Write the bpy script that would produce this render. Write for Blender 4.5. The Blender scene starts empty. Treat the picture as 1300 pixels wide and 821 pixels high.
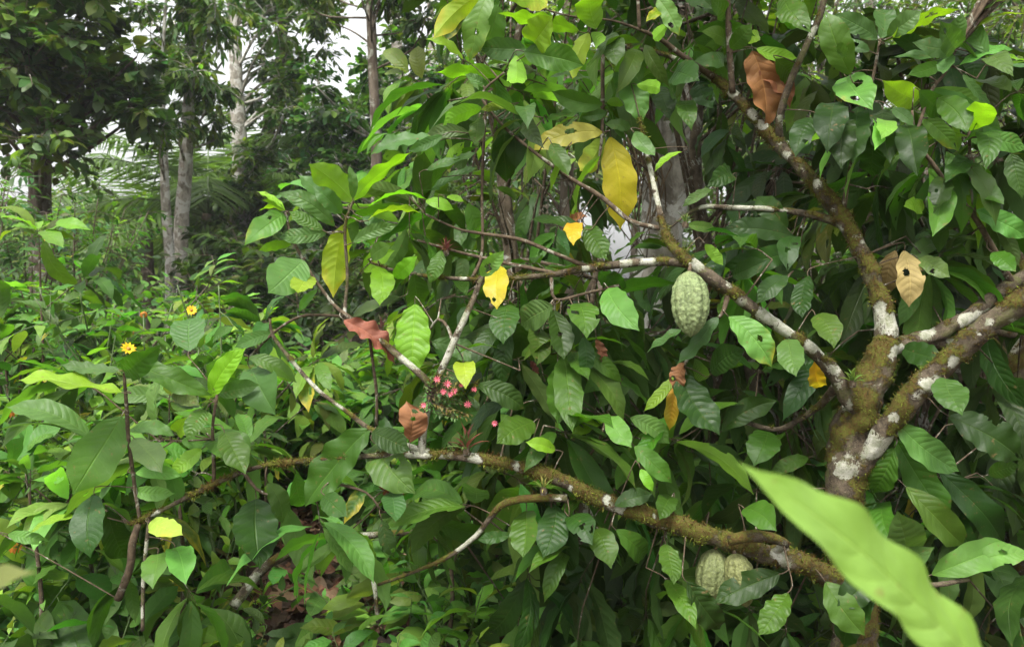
import bpy, math, random
import numpy as np
from mathutils import Vector, noise as mnoise

rng = np.random.default_rng(7)
random.seed(7)
scene = bpy.context.scene
COL = scene.collection
R = math.radians
CAMZ, F, CX, CY = 1.6, 1000.0, 650.0, 365.0


def at(px, py, Y):
    """A point Y metres in front of the camera that the photo shows at (px, py)."""
    return np.array([(px - CX) / F * Y, Y, CAMZ - (py - CY) / F * Y])


def V(*a):
    return np.array(a, float)


def unit(a):
    a = np.asarray(a, float)
    n = np.linalg.norm(a, axis=-1, keepdims=True)
    return a / np.maximum(n, 1e-9)


# ------------------------------------------------------------------ objects
def tag(o, label=None, cat=None, group=None, kind=None):
    if label: o['label'] = label
    if cat: o['category'] = cat
    if group: o['group'] = group
    if kind: o['kind'] = kind
    return o


def empty(name, loc=(0, 0, 0), rz=0.0, s=1.0):
    o = bpy.data.objects.new(name, None)
    o.empty_display_size = 0.1
    COL.objects.link(o)
    o.location = tuple(float(v) for v in loc)
    o.rotation_euler = (0, 0, rz)
    o.scale = (s, s, s)
    return o


def mesh_obj(name, verts, faces, mat, parent=None, smooth=True, cols=None, fl=None, uv=None, loc=None):
    """faces: (n,3) or (n,4) int array, or a list of such arrays.  cols: point colour, fl: {name: point float}, uv: per-point (n,2)"""
    if not isinstance(faces, list): faces = [faces]
    faces = [np.asarray(f, dtype=np.int32) for f in faces if len(f)]
    me = bpy.data.meshes.new(name)
    verts = np.asarray(verts, dtype=np.float32)
    if loc is not None:
        verts = verts - np.asarray(loc, dtype=np.float32)
    me.vertices.add(len(verts))
    me.vertices.foreach_set('co', verts.ravel())
    li = np.concatenate([f.ravel() for f in faces])
    tot = np.concatenate([np.full(len(f), f.shape[1], np.int32) for f in faces])
    st = np.concatenate([[0], np.cumsum(tot)[:-1]]).astype(np.int32)
    me.loops.add(len(li))
    me.loops.foreach_set('vertex_index', li)
    me.polygons.add(len(tot))
    me.polygons.foreach_set('loop_start', st)
    me.polygons.foreach_set('loop_total', tot)
    me.polygons.foreach_set('use_smooth', np.full(len(tot), smooth, bool))
    if cols is not None:
        c = np.ones((len(verts), 4), np.float32); c[:, :3] = cols
        a = me.color_attributes.new('lc', 'FLOAT_COLOR', 'POINT')
        a.data.foreach_set('color', c.ravel())
    if fl:
        for k, v in fl.items():
            a = me.attributes.new(k, 'FLOAT', 'POINT')
            a.data.foreach_set('value', np.asarray(v, np.float32))
    if uv is not None:
        u = me.uv_layers.new(name='UVMap')
        u.data.foreach_set('uv', np.asarray(uv, np.float32)[li].ravel())
    me.update(calc_edges=True)
    if mat is not None: me.materials.append(mat)
    o = bpy.data.objects.new(name, me)
    COL.objects.link(o)
    if parent is not None: o.parent = parent
    return o


def copy_tree(o, parent=None):
    c = o.copy(); COL.objects.link(c); c.parent = parent
    for ch in o.children: copy_tree(ch, c)
    return c


# ------------------------------------------------------------------ materials
def new_mat(name):
    m = bpy.data.materials.new(name); m.use_nodes = True
    nt = m.node_tree; nt.nodes.clear()
    return m, nt, nt.nodes, nt.links


def mth(nt, op, a, b=None, c=None, clamp=False):
    n = nt.nodes.new('ShaderNodeMath'); n.operation = op; n.use_clamp = clamp
    for i, x in enumerate((a, b, c)):
        if x is None: continue
        if isinstance(x, (int, float)): n.inputs[i].default_value = x
        else: nt.links.new(x, n.inputs[i])
    return n.outputs[0]


def smooth(nt, x, lo, hi):
    n = nt.nodes.new('ShaderNodeMapRange'); n.interpolation_type = 'SMOOTHSTEP'
    nt.links.new(x, n.inputs['Value'])
    n.inputs['From Min'].default_value = lo; n.inputs['From Max'].default_value = hi
    return n.outputs['Result']


def mixc(nt, fac, a, b, mode='MIX'):
    n = nt.nodes.new('ShaderNodeMix'); n.data_type = 'RGBA'; n.blend_type = mode
    for s, x in (('Factor', fac), ('A', a), ('B', b)):
        i = [k for k in n.inputs if k.name == s and (k.type == 'RGBA' or s == 'Factor' and k.type == 'VALUE')][0]
        if isinstance(x, (int, float)): i.default_value = x
        elif isinstance(x, tuple): i.default_value = (*x, 1)
        else: nt.links.new(x, i)
    return [k for k in n.outputs if k.type == 'RGBA'][0]


def noise_n(nt, scale, detail=2.0, rough=0.5, vec=None, dist=0.0):
    n = nt.nodes.new('ShaderNodeTexNoise')
    n.inputs['Scale'].default_value = scale; n.inputs['Detail'].default_value = detail
    n.inputs['Roughness'].default_value = rough; n.inputs['Distortion'].default_value = dist
    if vec is not None: nt.links.new(vec, n.inputs['Vector'])
    return n.outputs['Fac']


def leaf_material(name, rough=0.42, spec=0.45, trans=0.35, nveins=10.0, detail=True, tscale=(1.9, 2.1, 0.7), aged=(0.42, 0.33, 0.03)):
    m, nt, N, L = new_mat(name)
    out = N.new('ShaderNodeOutputMaterial')
    at_ = N.new('ShaderNodeAttribute'); at_.attribute_name = 'lc'
    col = at_.outputs['Color']
    geo = N.new('ShaderNodeNewGeometry')
    bs = N.new('ShaderNodeBsdfPrincipled')
    bs.inputs['Specular IOR Level'].default_value = spec
    tr = N.new('ShaderNodeBsdfTranslucent')
    tc = N.new('ShaderNodeTexCoord')
    if detail:
        uv = N.new('ShaderNodeUVMap'); uv.uv_map = 'UVMap'
        sp = N.new('ShaderNodeSeparateXYZ'); L.new(uv.outputs[0], sp.inputs[0])
        u, v = sp.outputs[0], sp.outputs[1]
        s = mth(nt, 'ABSOLUTE', mth(nt, 'MULTIPLY_ADD', v, 2.0, -1.0))
        # midrib, tapering towards the tip
        mid = mth(nt, 'SUBTRACT', 1.0, smooth(nt, s, 0.012, 0.06))
        # lateral veins curving forward
        s15 = mth(nt, 'POWER', s, 1.5)
        ph = mth(nt, 'SUBTRACT', mth(nt, 'MULTIPLY', u, nveins), mth(nt, 'MULTIPLY', s15, nveins * 0.16))
        tri = mth(nt, 'ABSOLUTE', mth(nt, 'SUBTRACT', mth(nt, 'FRACT', ph), 0.5))       # 0 on the vein
        lat = mth(nt, 'SUBTRACT', 1.0, smooth(nt, tri, 0.02, 0.10))
        lat = mth(nt, 'MULTIPLY', lat, mth(nt, 'SUBTRACT', 1.0, smooth(nt, s, 0.55, 1.0)))
        n0 = noise_n(nt, 5, 1, 0.5, tc.outputs['Object'])
        vst = smooth(nt, n0, 0.40, 0.62)
        vein = mth(nt, 'MAXIMUM', mid, mth(nt, 'MULTIPLY', lat, mth(nt, 'MULTIPLY_ADD', vst, 0.5, 0.15)), clamp=True)
        n1 = noise_n(nt, 14, 4, 0.6, tc.outputs['Object'])
        n2 = noise_n(nt, 70, 3, 0.65, tc.outputs['Object'])
        n3 = noise_n(nt, 230, 2, 0.6, tc.outputs['Object'])
        br = mth(nt, 'MULTIPLY_ADD', n1, 0.8, 0.6)
        cc = N.new('ShaderNodeVectorMath'); cc.operation = 'SCALE'
        L.new(col, cc.inputs[0]); L.new(br, cc.inputs['Scale'])
        vs_ = N.new('ShaderNodeVectorMath'); vs_.operation = 'MULTIPLY_ADD'; vs_.inputs[1].default_value = (1.5, 1.45, 1.4); vs_.inputs[2].default_value = (.015, .02, .004)
        L.new(cc.outputs[0], vs_.inputs[0])
        col1 = mixc(nt, mth(nt, 'MULTIPLY', vein, 0.65), cc.outputs[0], vs_.outputs[0])
        # yellowing towards the tip and margins, amount per leaf
        ya = N.new('ShaderNodeAttribute'); ya.attribute_name = 'ly'
        yf = mth(nt, 'ADD', mth(nt, 'MULTIPLY', u, 0.55), mth(nt, 'MULTIPLY', s, 0.25))
        yf = mth(nt, 'ADD', yf, mth(nt, 'MULTIPLY_ADD', n1, 1.2, -0.85))
        yf = mth(nt, 'ADD', yf, mth(nt, 'MULTIPLY_ADD', ya.outputs['Fac'], 1.2, -0.75))
        yel = smooth(nt, yf, 0.25, 0.75)
        col2 = mixc(nt, mth(nt, 'MULTIPLY', yel, 0.85), col1, aged)
        yel2 = smooth(nt, yf, 0.85, 1.15)
        col3 = mixc(nt, yel2, col2, (0.28, 0.11, 0.02))
        # small dead specks
        spk = smooth(nt, mth(nt, 'MULTIPLY', n2, mth(nt, 'MULTIPLY_ADD', n1, 0.7, 0.65)), 0.66, 0.72)
        col4 = mixc(nt, mth(nt, 'MULTIPLY', spk, 0.7), col3, (0.16, 0.10, 0.04))
        und = mixc(nt, 0.25, col4, (0.13, 0.22, 0.06))
        colf = mixc(nt, geo.outputs['Backfacing'], col4, und)
        L.new(colf, bs.inputs['Base Color'])
        rg = mth(nt, 'ADD', mth(nt, 'MULTIPLY_ADD', n2, 0.25, rough - 0.12), mth(nt, 'MULTIPLY', geo.outputs['Backfacing'], 0.18))
        L.new(rg, bs.inputs['Roughness'])
        # relief: blade quilted up between the sunken veins
        q = mth(nt, 'POWER', mth(nt, 'MULTIPLY', tri, 2.0), 0.6)
        q = mth(nt, 'MULTIPLY', q, mth(nt, 'SUBTRACT', 1.0, mth(nt, 'MULTIPLY', s, 0.6)))
        hgt = mth(nt, 'ADD', mth(nt, 'MULTIPLY', q, mth(nt, 'MULTIPLY_ADD', vst, 0.9, 0.25)), mth(nt, 'MULTIPLY', n3, 0.12))
        hgt = mth(nt, 'SUBTRACT', hgt, mth(nt, 'MULTIPLY', mid, 1.0))
        hgt = mth(nt, 'ADD', hgt, mth(nt, 'MULTIPLY', n2, 0.5))
        bp = N.new('ShaderNodeBump'); bp.inputs['Strength'].default_value = 0.5; bp.inputs['Distance'].default_value = 0.004
        L.new(hgt, bp.inputs['Height']); L.new(bp.outputs[0], bs.inputs['Normal'])
        tcol = col3
        tv = mth(nt, 'MULTIPLY_ADD', vein, -0.35, 1.0)
        t2 = N.new('ShaderNodeVectorMath'); t2.operation = 'SCALE'; L.new(tcol, t2.inputs[0]); L.new(tv, t2.inputs['Scale'])
        tcol = t2.outputs[0]
    else:
        bs.inputs['Roughness'].default_value = rough
        L.new(col, bs.inputs['Base Color']); tcol = col
    tm = N.new('ShaderNodeVectorMath'); tm.operation = 'MULTIPLY'; tm.inputs[1].default_value = tscale
    L.new(tcol, tm.inputs[0]); L.new(tm.outputs[0], tr.inputs['Color'])
    mx = N.new('ShaderNodeMixShader'); mx.inputs[0].default_value = trans
    L.new(bs.outputs[0], mx.inputs[1]); L.new(tr.outputs[0], mx.inputs[2]); L.new(mx.outputs[0], out.inputs[0])
    return m


def bark_material(name, c1, c2, c3, scale=14.0, lichen=0.5, stretch=(1, 1, 0.25), bump=0.02):
    """c1/c2 bark tones, c3 pale lichen blotches"""
    m, nt, N, L = new_mat(name)
    out = N.new('ShaderNodeOutputMaterial'); bs = N.new('ShaderNodeBsdfPrincipled')
    bs.inputs['Roughness'].default_value = 0.9; bs.inputs['Specular IOR Level'].default_value = 0.2
    tc = N.new('ShaderNodeTexCoord')
    mp = N.new('ShaderNodeMapping'); mp.inputs['Scale'].default_value = stretch
    L.new(tc.outputs['Object'], mp.inputs[0])
    n1 = noise_n(nt, scale, 6, 0.65, mp.outputs[0], 0.4)
    n2 = noise_n(nt, scale * 0.35, 4, 0.7, tc.outputs['Object'], 0.8)
    n3 = noise_n(nt, scale * 4, 3, 0.6, tc.outputs['Object'])
    a = mixc(nt, smooth(nt, n1, 0.35, 0.65), c1, c2)
    b = mixc(nt, mth(nt, 'MULTIPLY', smooth(nt, n2, 0.62 - 0.2 * lichen, 0.68 - 0.2 * lichen), 0.85), a, c3)
    c = mixc(nt, mth(nt, 'MULTIPLY', n3, 0.5), b, mixc(nt, 0.5, a, (0.02, 0.018, 0.012)))
    L.new(c, bs.inputs['Base Color'])
    bp = N.new('ShaderNodeBump'); bp.inputs['Strength'].default_value = 0.8; bp.inputs['Distance'].default_value = bump
    L.new(mth(nt, 'ADD', n1, mth(nt, 'MULTIPLY', n3, 0.3)), bp.inputs['Height']); L.new(bp.outputs[0], bs.inputs['Normal'])
    L.new(bs.outputs[0], out.inputs[0])
    return m


def mossy_bark(name):
    """Bark of the cacao: brown bark, white crusty lichen (attribute wh) and moss (attribute mo)."""
    m, nt, N, L = new_mat(name)
    out = N.new('ShaderNodeOutputMaterial'); bs = N.new('ShaderNodeBsdfPrincipled')
    bs.inputs['Roughness'].default_value = 0.92; bs.inputs['Specular IOR Level'].default_value = 0.15
    tc = N.new('ShaderNodeTexCoord'); o = tc.outputs['Object']
    mo = N.new('ShaderNodeAttribute'); mo.attribute_name = 'mo'
    wh = N.new('ShaderNodeAttribute'); wh.attribute_name = 'wh'
    n1 = noise_n(nt, 45, 5, 0.7, o, 0.3); n2 = noise_n(nt, 160, 4, 0.7, o); n3 = noise_n(nt, 420, 2, 0.6, o); n4 = noise_n(nt, 22, 5, 0.7, o, 0.5)
    bark = mixc(nt, smooth(nt, n1, 0.3, 0.7), (0.032, 0.024, 0.016), (0.12, 0.095, 0.065))
    bark = mixc(nt, smooth(nt, n2, 0.55, 0.7), bark, (0.20, 0.165, 0.115))
    bark = mixc(nt, mth(nt, 'MULTIPLY', smooth(nt, n4, 0.5, 0.62), .6), bark, (0.09, 0.10, 0.03))
    lich = mixc(nt, smooth(nt, n1, 0.35, 0.7), (0.40, 0.395, 0.33), (0.17, 0.185, 0.11))
    crack = smooth(nt, n2, 0.60, 0.66)
    lich = mixc(nt, mth(nt, 'MULTIPLY', crack, 0.8), lich, (0.10, 0.08, 0.05))
    wf = mth(nt, 'MULTIPLY', smooth(nt, mth(nt, 'ADD', wh.outputs['Fac'], mth(nt, 'ADD', mth(nt, 'MULTIPLY_ADD', n2, 1.3, -0.65), mth(nt, 'MULTIPLY_ADD', n1, 0.8, -0.4))), 0.44, 0.58), 0.95)
    c = mixc(nt, wf, bark, lich)
    moss = mixc(nt, smooth(nt, n1, 0.35, 0.65), (0.055, 0.040, 0.010), (0.085, 0.10, 0.014))
    moss = mixc(nt, smooth(nt, n2, 0.42, 0.66), moss, (0.075, 0.042, 0.014))
    moss = mixc(nt, mth(nt, 'MULTIPLY', smooth(nt, n3, 0.55, 0.7), .6), moss, (0.02, 0.015, 0.006))
    mf = smooth(nt, mth(nt, 'ADD', mo.outputs['Fac'], mth(nt, 'ADD', mth(nt, 'MULTIPLY_ADD', n2, 1.2, -0.6), mth(nt, 'MULTIPLY_ADD', n1, 0.7, -0.35))), 0.40, 0.60)
    c = mixc(nt, mf, c, moss)
    L.new(c, bs.inputs['Base Color'])
    bp = N.new('ShaderNodeBump'); bp.inputs['Strength'].default_value = 0.9; bp.inputs['Distance'].default_value = 0.006
    h = mth(nt, 'ADD', mth(nt, 'MULTIPLY', n2, 0.7), mth(nt, 'MULTIPLY', n3, 0.35))
    h = mth(nt, 'ADD', h, mth(nt, 'MULTIPLY', mf, 0.5))
    L.new(h, bp.inputs['Height']); L.new(bp.outputs[0], bs.inputs['Normal']); L.new(bs.outputs[0], out.inputs[0])
    return m


def attr_mat(name, rough=0.8, spec=0.3, trans=0.0):
    m, nt, N, L = new_mat(name)
    out = N.new('ShaderNodeOutputMaterial'); bs = N.new('ShaderNodeBsdfPrincipled')
    bs.inputs['Roughness'].default_value = rough; bs.inputs['Specular IOR Level'].default_value = spec
    a = N.new('ShaderNodeAttribute'); a.attribute_name = 'lc'
    tc = N.new('ShaderNodeTexCoord')
    n = noise_n(nt, 60, 3, 0.6, tc.outputs['Object'])
    sc = N.new('ShaderNodeVectorMath'); sc.operation = 'SCALE'
    L.new(a.outputs['Color'], sc.inputs[0]); L.new(mth(nt, 'MULTIPLY_ADD', n, 0.9, 0.55), sc.inputs['Scale'])
    L.new(sc.outputs[0], bs.inputs['Base Color'])
    if trans > 0:
        tr = N.new('ShaderNodeBsdfTranslucent'); L.new(sc.outputs[0], tr.inputs['Color'])
        mx = N.new('ShaderNodeMixShader'); mx.inputs[0].default_value = trans
        L.new(bs.outputs[0], mx.inputs[1]); L.new(tr.outputs[0], mx.inputs[2]); L.new(mx.outputs[0], out.inputs[0])
    else:
        L.new(bs.outputs[0], out.inputs[0])
    return m


M_LEAF = leaf_material('cacao_leaf', 0.44, 0.24, 0.36, 10.0)
M_LEAFM = leaf_material('shrub_leaf', 0.50, 0.28, 0.38, 8.0)
M_LEAFB = leaf_material('distant_leaf', 0.5, 0.3, 0.36, detail=False)
M_DRY = leaf_material('dry_leaf', 0.62, 0.25, 0.15, 9.0, tscale=(1.3, 1, .8), aged=(.20, .12, .055))
M_TWIG = bark_material('twig_bark', (0.05, 0.035, 0.022), (0.11, 0.08, 0.05), (0.3, 0.3, 0.24), 60, 0.3, (1, 1, 1), 0.003)
M_BARKP = bark_material('pale_bark', (0.17, 0.15, 0.12), (0.40, 0.37, 0.31), (0.60, 0.59, 0.54), 12, 0.7, (1, 1, 0.5))
M_BARKD = bark_material('dark_bark', (0.06, 0.045, 0.03), (0.15, 0.12, 0.09), (0.30, 0.31, 0.25), 9, 0.35, (1, 1, 0.3))
M_MOSSY = mossy_bark('mossy_cacao_bark')
M_ATTR = attr_mat('moss_tufts', 0.95, 0.1, 0.25)
M_PETAL = attr_mat('petals', 0.6, 0.3, 0.3)
M_LITTER = attr_mat('dead_leaf', 0.75, 0.25, 0.15)
M_STEM = attr_mat('green_stem', 0.6, 0.3)

# ------------------------------------------------------------------ leaves
PROF = {
    'cacao': ([0, .04, .12, .25, .4, .58, .72, .83, .90, .95, 1], [.05, .27, .58, .84, .97, 1, .90, .64, .34, .13, .01]),
    'ovate': ([0, .05, .15, .3, .5, .7, .85, .94, 1], [.08, .45, .85, 1, .92, .65, .33, .12, .01]),
    'lance': ([0, .1, .3, .55, .8, 1], [.1, .6, 1, .85, .42, .01]),
    'strap': ([0, .1, .4, .8, 1], [.9, .8, 1, .6, .02]),
    'round': ([0, .06, .2, .45, .7, .88, .95, 1], [.1, .55, .9, 1, .85, .5, .2, .02]),
}


class Batch:
    """leaves gathered as arrays and built into one mesh"""
    def __init__(s): s.p = []; s.seg = []

    def add(s, B, T, N, W, arch=0.08, fold=0.12, wave=0.02, bend=0.0, twist=0.0, col=(.04, .12, .02), ly=0.0):
        n = len(np.atleast_2d(B))
        f = lambda x: np.broadcast_to(np.asarray(x, float), (n,)).copy()
        s.p.append((np.atleast_2d(B), np.atleast_2d(T), np.atleast_2d(N), f(W), f(arch), f(fold), f(wave), f(bend), f(twist),
                    np.broadcast_to(np.atleast_2d(col), (n, 3)).copy(), f(ly)))

    def arrays(s): return [np.concatenate([q[i] for q in s.p]) for i in range(11)]


def leaf_grid(arr, nu, nv, prof='cacao', holes=0.0, seed=1):
    B, T, N, W, arch, fold, wave, bend, twist, col, ly = arr
    r = np.random.default_rng(seed)
    n = len(B)
    t = np.linspace(0, 1, nu + 1); t = t + .09 * np.sin(np.pi * t) * (nu > 5); s = np.linspace(-1, 1, nv + 1)
    A = T - B; Ln = np.linalg.norm(A, axis=1); a = A / np.maximum(Ln, 1e-6)[:, None]
    N = unit(N - a * np.sum(N * a, 1)[:, None]); S = np.cross(a, N)
    tt = t[None, :, None]; ss = s[None, None, :]
    w = np.interp(t, *PROF[prof])[None, :, None] * (W / 2)[:, None, None]
    ph = r.uniform(0, 6.28, n)[:, None, None]; ph2 = r.uniform(0, 6.28, n)[:, None, None]
    fr = r.uniform(2.2, 4.5, n)[:, None, None]
    w = w * (1 + 0.05 * np.sin(fr * 2.3 * tt * 6.28 / 2 + ph2 + 2 * np.sign(ss)) * (np.abs(ss) > .5))
    Lc = Ln[:, None, None]
    up = arch[:, None, None] * Lc * (4 * tt * (1 - tt)) + 0 * ss
    lat = bend[:, None, None] * Lc * (4 * tt * (1 - tt)) + 0 * ss
    tw = twist[:, None, None] * (tt - .35)
    x = w * ss
    foldh = fold[:, None, None] * w * np.abs(ss)
    wv = wave[:, None, None] * Lc * np.sin(fr * 6.28 * tt + ph + 1.3 * np.sign(ss)) * np.abs(ss) ** 1.5 * np.minimum(1, w / (W[:, None, None] * .3 + 1e-6))
    wv2 = wave[:, None, None] * 0.8 * Lc * np.sin(1.7 * 6.28 * tt * .5 + ph2) * (4 * tt * (1 - tt))
    z = foldh + wv
    ct, sn = np.cos(tw), np.sin(tw)
    xs = x * ct - z * sn + lat; zs = x * sn + z * ct + up + wv2
    P = (B[:, None, None, :] + a[:, None, None, :] * (Lc * tt + 0 * ss)[..., None]
         + S[:, None, None, :] * xs[..., None] + N[:, None, None, :] * zs[..., None])
    nvt = (nu + 1) * (nv + 1)
    idx = np.arange(nvt).reshape(nu + 1, nv + 1)
    q = np.stack([idx[:-1, :-1], idx[:-1, 1:], idx[1:, 1:], idx[1:, :-1]], -1).reshape(-1, 4)
    faces = (q[None] + (np.arange(n) * nvt)[:, None, None])
    if holes > 0:
        # insect damage: round bites out of some leaves
        ct_ = (np.arange(nu) + .5) / nu; cs_ = (np.arange(nv) + .5) / nv * 2 - 1
        CT, CS = np.meshgrid(ct_, cs_, indexing='ij')
        keep = np.ones((n, nu, nv), bool)
        for i in range(n):
            if r.random() < holes:
                for _ in range(r.integers(1, 4)):
                    c0, c1 = r.uniform(.25, .95), r.choice([r.uniform(-.6, .6), r.choice([-1., 1.])])
                    rr = r.uniform(.04, .10)
                    keep[i] &= ((CT - c0) ** 2 + ((CS - c1) * .28) ** 2) > rr * rr * (0.8 + .4 * r.random((nu, nv)))
        faces = faces.reshape(n, nu, nv, 4)[keep]
    faces = faces.reshape(-1, 4)
    uv = np.stack(np.broadcast_arrays(tt, (ss + 1) / 2), -1)
    uv = np.broadcast_to(uv, (n, nu + 1, nv + 1, 2)).reshape(-1, 2)
    return P.reshape(-1, 3), faces, np.repeat(col, nvt, 0), np.repeat(ly, nvt), uv


def build_leaves(name, batch, mat, parent=None, nu=6, nv=2, prof='cacao', holes=0, seed=1, loc=None, extra=None):
    P, Fc, c, ly, uv = leaf_grid(batch.arrays(), nu, nv, prof, holes, seed)
    return mesh_obj(name, P, Fc, mat, parent, True, c, {'ly': ly}, uv, loc)


def prisms(A, B, r0, r1, k=3):
    """many thin straight twigs at once"""
    A = np.atleast_2d(A); B = np.atleast_2d(B); n = len(A)
    d = unit(B - A); ref = np.where(np.abs(d[:, 2:3]) > .9, V(1, 0, 0)[None], V(0, 0, 1)[None])
    u = unit(np.cross(d, ref)); v = np.cross(d, u)
    r0 = np.broadcast_to(r0, (n,)); r1 = np.broadcast_to(r1, (n,))
    ang = np.arange(k) / k * 2 * np.pi
    off = u[:, None] * np.cos(ang)[None, :, None] + v[:, None] * np.sin(ang)[None, :, None]
    P = np.concatenate([A[:, None] + off * r0[:, None, None], B[:, None] + off * r1[:, None, None]], 1)
    f = np.array([[i, (i + 1) % k, k + (i + 1) % k, k + i] for i in range(k)])
    return P.reshape(-1, 3), (f[None] + (np.arange(n) * 2 * k)[:, None, None]).reshape(-1, 4)


def spline(pts, step):
    """Catmull-Rom through rows (x,y,z,r...)"""
    p = np.asarray(pts, float)
    if len(p) == 2: p = np.stack([p[0], (p[0] + p[1]) / 2, p[1]])
    q = np.concatenate([[2 * p[0] - p[1]], p, [2 * p[-1] - p[-2]]])
    out = []
    for i in range(1, len(q) - 2):
        n = max(2, int(np.linalg.norm(q[i + 1, :3] - q[i, :3]) / step))
        t = np.linspace(0, 1, n, endpoint=False)[:, None]
        a, b, c, d = q[i - 1], q[i], q[i + 1], q[i + 2]
        out.append(.5 * (2 * b + (c - a) * t + (2 * a - 5 * b + 4 * c - d) * t ** 2 + (3 * b - a - 3 * c + d) * t ** 3))
    out.append(p[-1:])
    r = np.concatenate(out); r[:, 3] = np.maximum(r[:, 3], 1e-4)
    return r


def tube(pts, step=.05, sides=10, rough=.06, freq=6.0, cap=True, flare=False):
    s = spline(pts, step); c, r = s[:, :3], s[:, 3]
    n = len(c); tan = unit(np.gradient(c, axis=0))
    u = np.zeros_like(c); ref = V(0, 0, 1) if abs(tan[0][2]) < .9 else V(1, 0, 0)
    u[0] = unit(np.cross(tan[0], ref))
    for i in range(1, n):
        w = u[i - 1] - tan[i] * np.dot(u[i - 1], tan[i]); u[i] = w / max(np.linalg.norm(w), 1e-6)
    v = np.cross(tan, u)
    ang = np.arange(sides) / sides * 2 * np.pi
    off = u[:, None] * np.cos(ang)[None, :, None] + v[:, None] * np.sin(ang)[None, :, None]
    P = c[:, None] + off * r[:, None, None]
    if rough > 0:
        k = np.array([[mnoise.noise(Vector(q) * freq) + .5 * mnoise.noise(Vector(q) * freq * 3.1) for q in row] for row in P.tolist()])
        P = c[:, None] + off * (r[:, None] * (1 + rough * k * 2))[..., None]
    i = np.arange(n - 1)[:, None] * sides; j = np.arange(sides)[None]; j2 = (j + 1) % sides
    f = np.stack([i + j, i + j2, i + sides + j2, i + sides + j], -1).reshape(-1, 4)
    P = P.reshape(-1, 3)
    faces = [f]
    if cap:
        P = np.concatenate([P, c[:1], c[-1:]]); a, b = len(P) - 2, len(P) - 1
        jj = np.arange(sides); kk = (jj + 1) % sides
        faces.append(np.stack([kk, jj, np.full(sides, a)], -1))
        faces.append(np.stack([jj + (n - 1) * sides, kk + (n - 1) * sides, np.full(sides, b)], -1))
    return P, faces, s, off.reshape(-1, 3)


def join(parts):
    vs, q, t, o = [], [], [], 0
    for P, fs in parts:
        for f in (fs if isinstance(fs, list) else [fs]):
            (q if f.shape[1] == 4 else t).append(f + o)
        vs.append(P); o += len(P)
    r = []
    if q: r.append(np.concatenate(q))
    if t: r.append(np.concatenate(t))
    return np.concatenate(vs), r


def sprays(batch, C, D, Ln, M, leafL, leafW, cols, droop=.35, jit=.25, r_=None, spread=.85, colj=.2, ly=0.0, start=.25, wave=.03, arch=.06, upn=.8, twr=.004, whorl=0.0):
    """twigs from points C along D of length Ln, each with M leaves on alternate sides. Returns twig prisms."""
    r_ = r_ or rng
    C = np.atleast_2d(C); n = len(C); D = unit(np.atleast_2d(D)); Ln = np.broadcast_to(Ln, (n,))
    t = np.linspace(start, 1, M)[None].repeat(n, 0) + r_.uniform(-.4, .4, (n, M)) * (1 - start) / M
    if whorl > 0: t = 1 - (1 - t) * (1 - whorl)
    sag = V(0, 0, -1)[None] * (Ln * droop * .5)[:, None]
    pos = C[:, None] + D[:, None] * (Ln[:, None] * t)[..., None] + sag[:, None] * (t ** 2)[..., None]
    dirn = unit(D[:, None] * Ln[:, None, None] + 2 * sag[:, None] * t[..., None])
    ref = unit(r_.normal(0, .35, (n, 1, 3)) + V(0, 0, 1))
    side = unit(np.cross(dirn, ref)); up = np.cross(side, dirn)
    sg = np.where(np.arange(M) % 2, 1., -1.)[None, :, None]
    golden = (np.arange(M) * 2.4)[None, :, None]
    wv = side * sg if whorl <= 0 else side * np.cos(golden) + up * np.sin(golden) * .6
    ax = unit(wv * spread + dirn * (1 - spread * .45) + r_.normal(0, jit, (n, M, 3)) + V(0, 0, -droop) * (.6 + .6 * r_.random((n, M, 1))))
    L = leafL * (.6 + .55 * r_.random((n, M))) * (1 - .25 * (t > .9))
    nrm = unit(V(0, 0, upn)[None, None] + up * .4 + r_.normal(0, .35, (n, M, 3)))
    Bp = pos + ax * (L * .10)[..., None]
    Tp = Bp + ax * L[..., None] + V(0, 0, -1) * (L * droop * .35)[..., None]
    cols = np.atleast_2d(cols)
    base = cols[r_.integers(0, len(cols), n)][:, None, :]
    cc = base * (1 + colj * r_.normal(0, 1, (n, 1, 1))).clip(.4, 2) * (1 + colj * r_.normal(0, 1, (n, M, 1))).clip(.4, 2)
    cc = cc * (1 + .12 * r_.normal(0, 1, (n, M, 3))).clip(.6, 1.5)
    lyv = np.where(r_.random((n, M)) < ly, r_.uniform(.3, 1, (n, M)), r_.uniform(0, .12, (n, M)))
    k = n * M
    batch.add(Bp.reshape(k, 3), Tp.reshape(k, 3), nrm.reshape(k, 3), (L * leafW).ravel(), arch * r_.uniform(.3, 1.8, k), r_.uniform(.02, .3, k),
              wave * r_.uniform(.3, 1.2, k), r_.uniform(-.06, .06, k), r_.uniform(-.5, .5, k), cc.reshape(k, 3), lyv.ravel())
    m1 = C + D * (Ln * .5)[:, None] + sag * .25; m2 = C + D * Ln[:, None] + sag
    A = np.concatenate([C, m1]); B_ = np.concatenate([m1, m2])
    ra = np.concatenate([np.full(n, twr), np.full(n, twr * .75)]); rb = np.concatenate([np.full(n, twr * .75), np.full(n, twr * .3)])
    tw = [prisms(A, B_, ra, rb)]
    if leafL > .07:
        tw.append(prisms(pos.reshape(k, 3), Bp.reshape(k, 3), twr * .35, twr * .3))
    return tw


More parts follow.
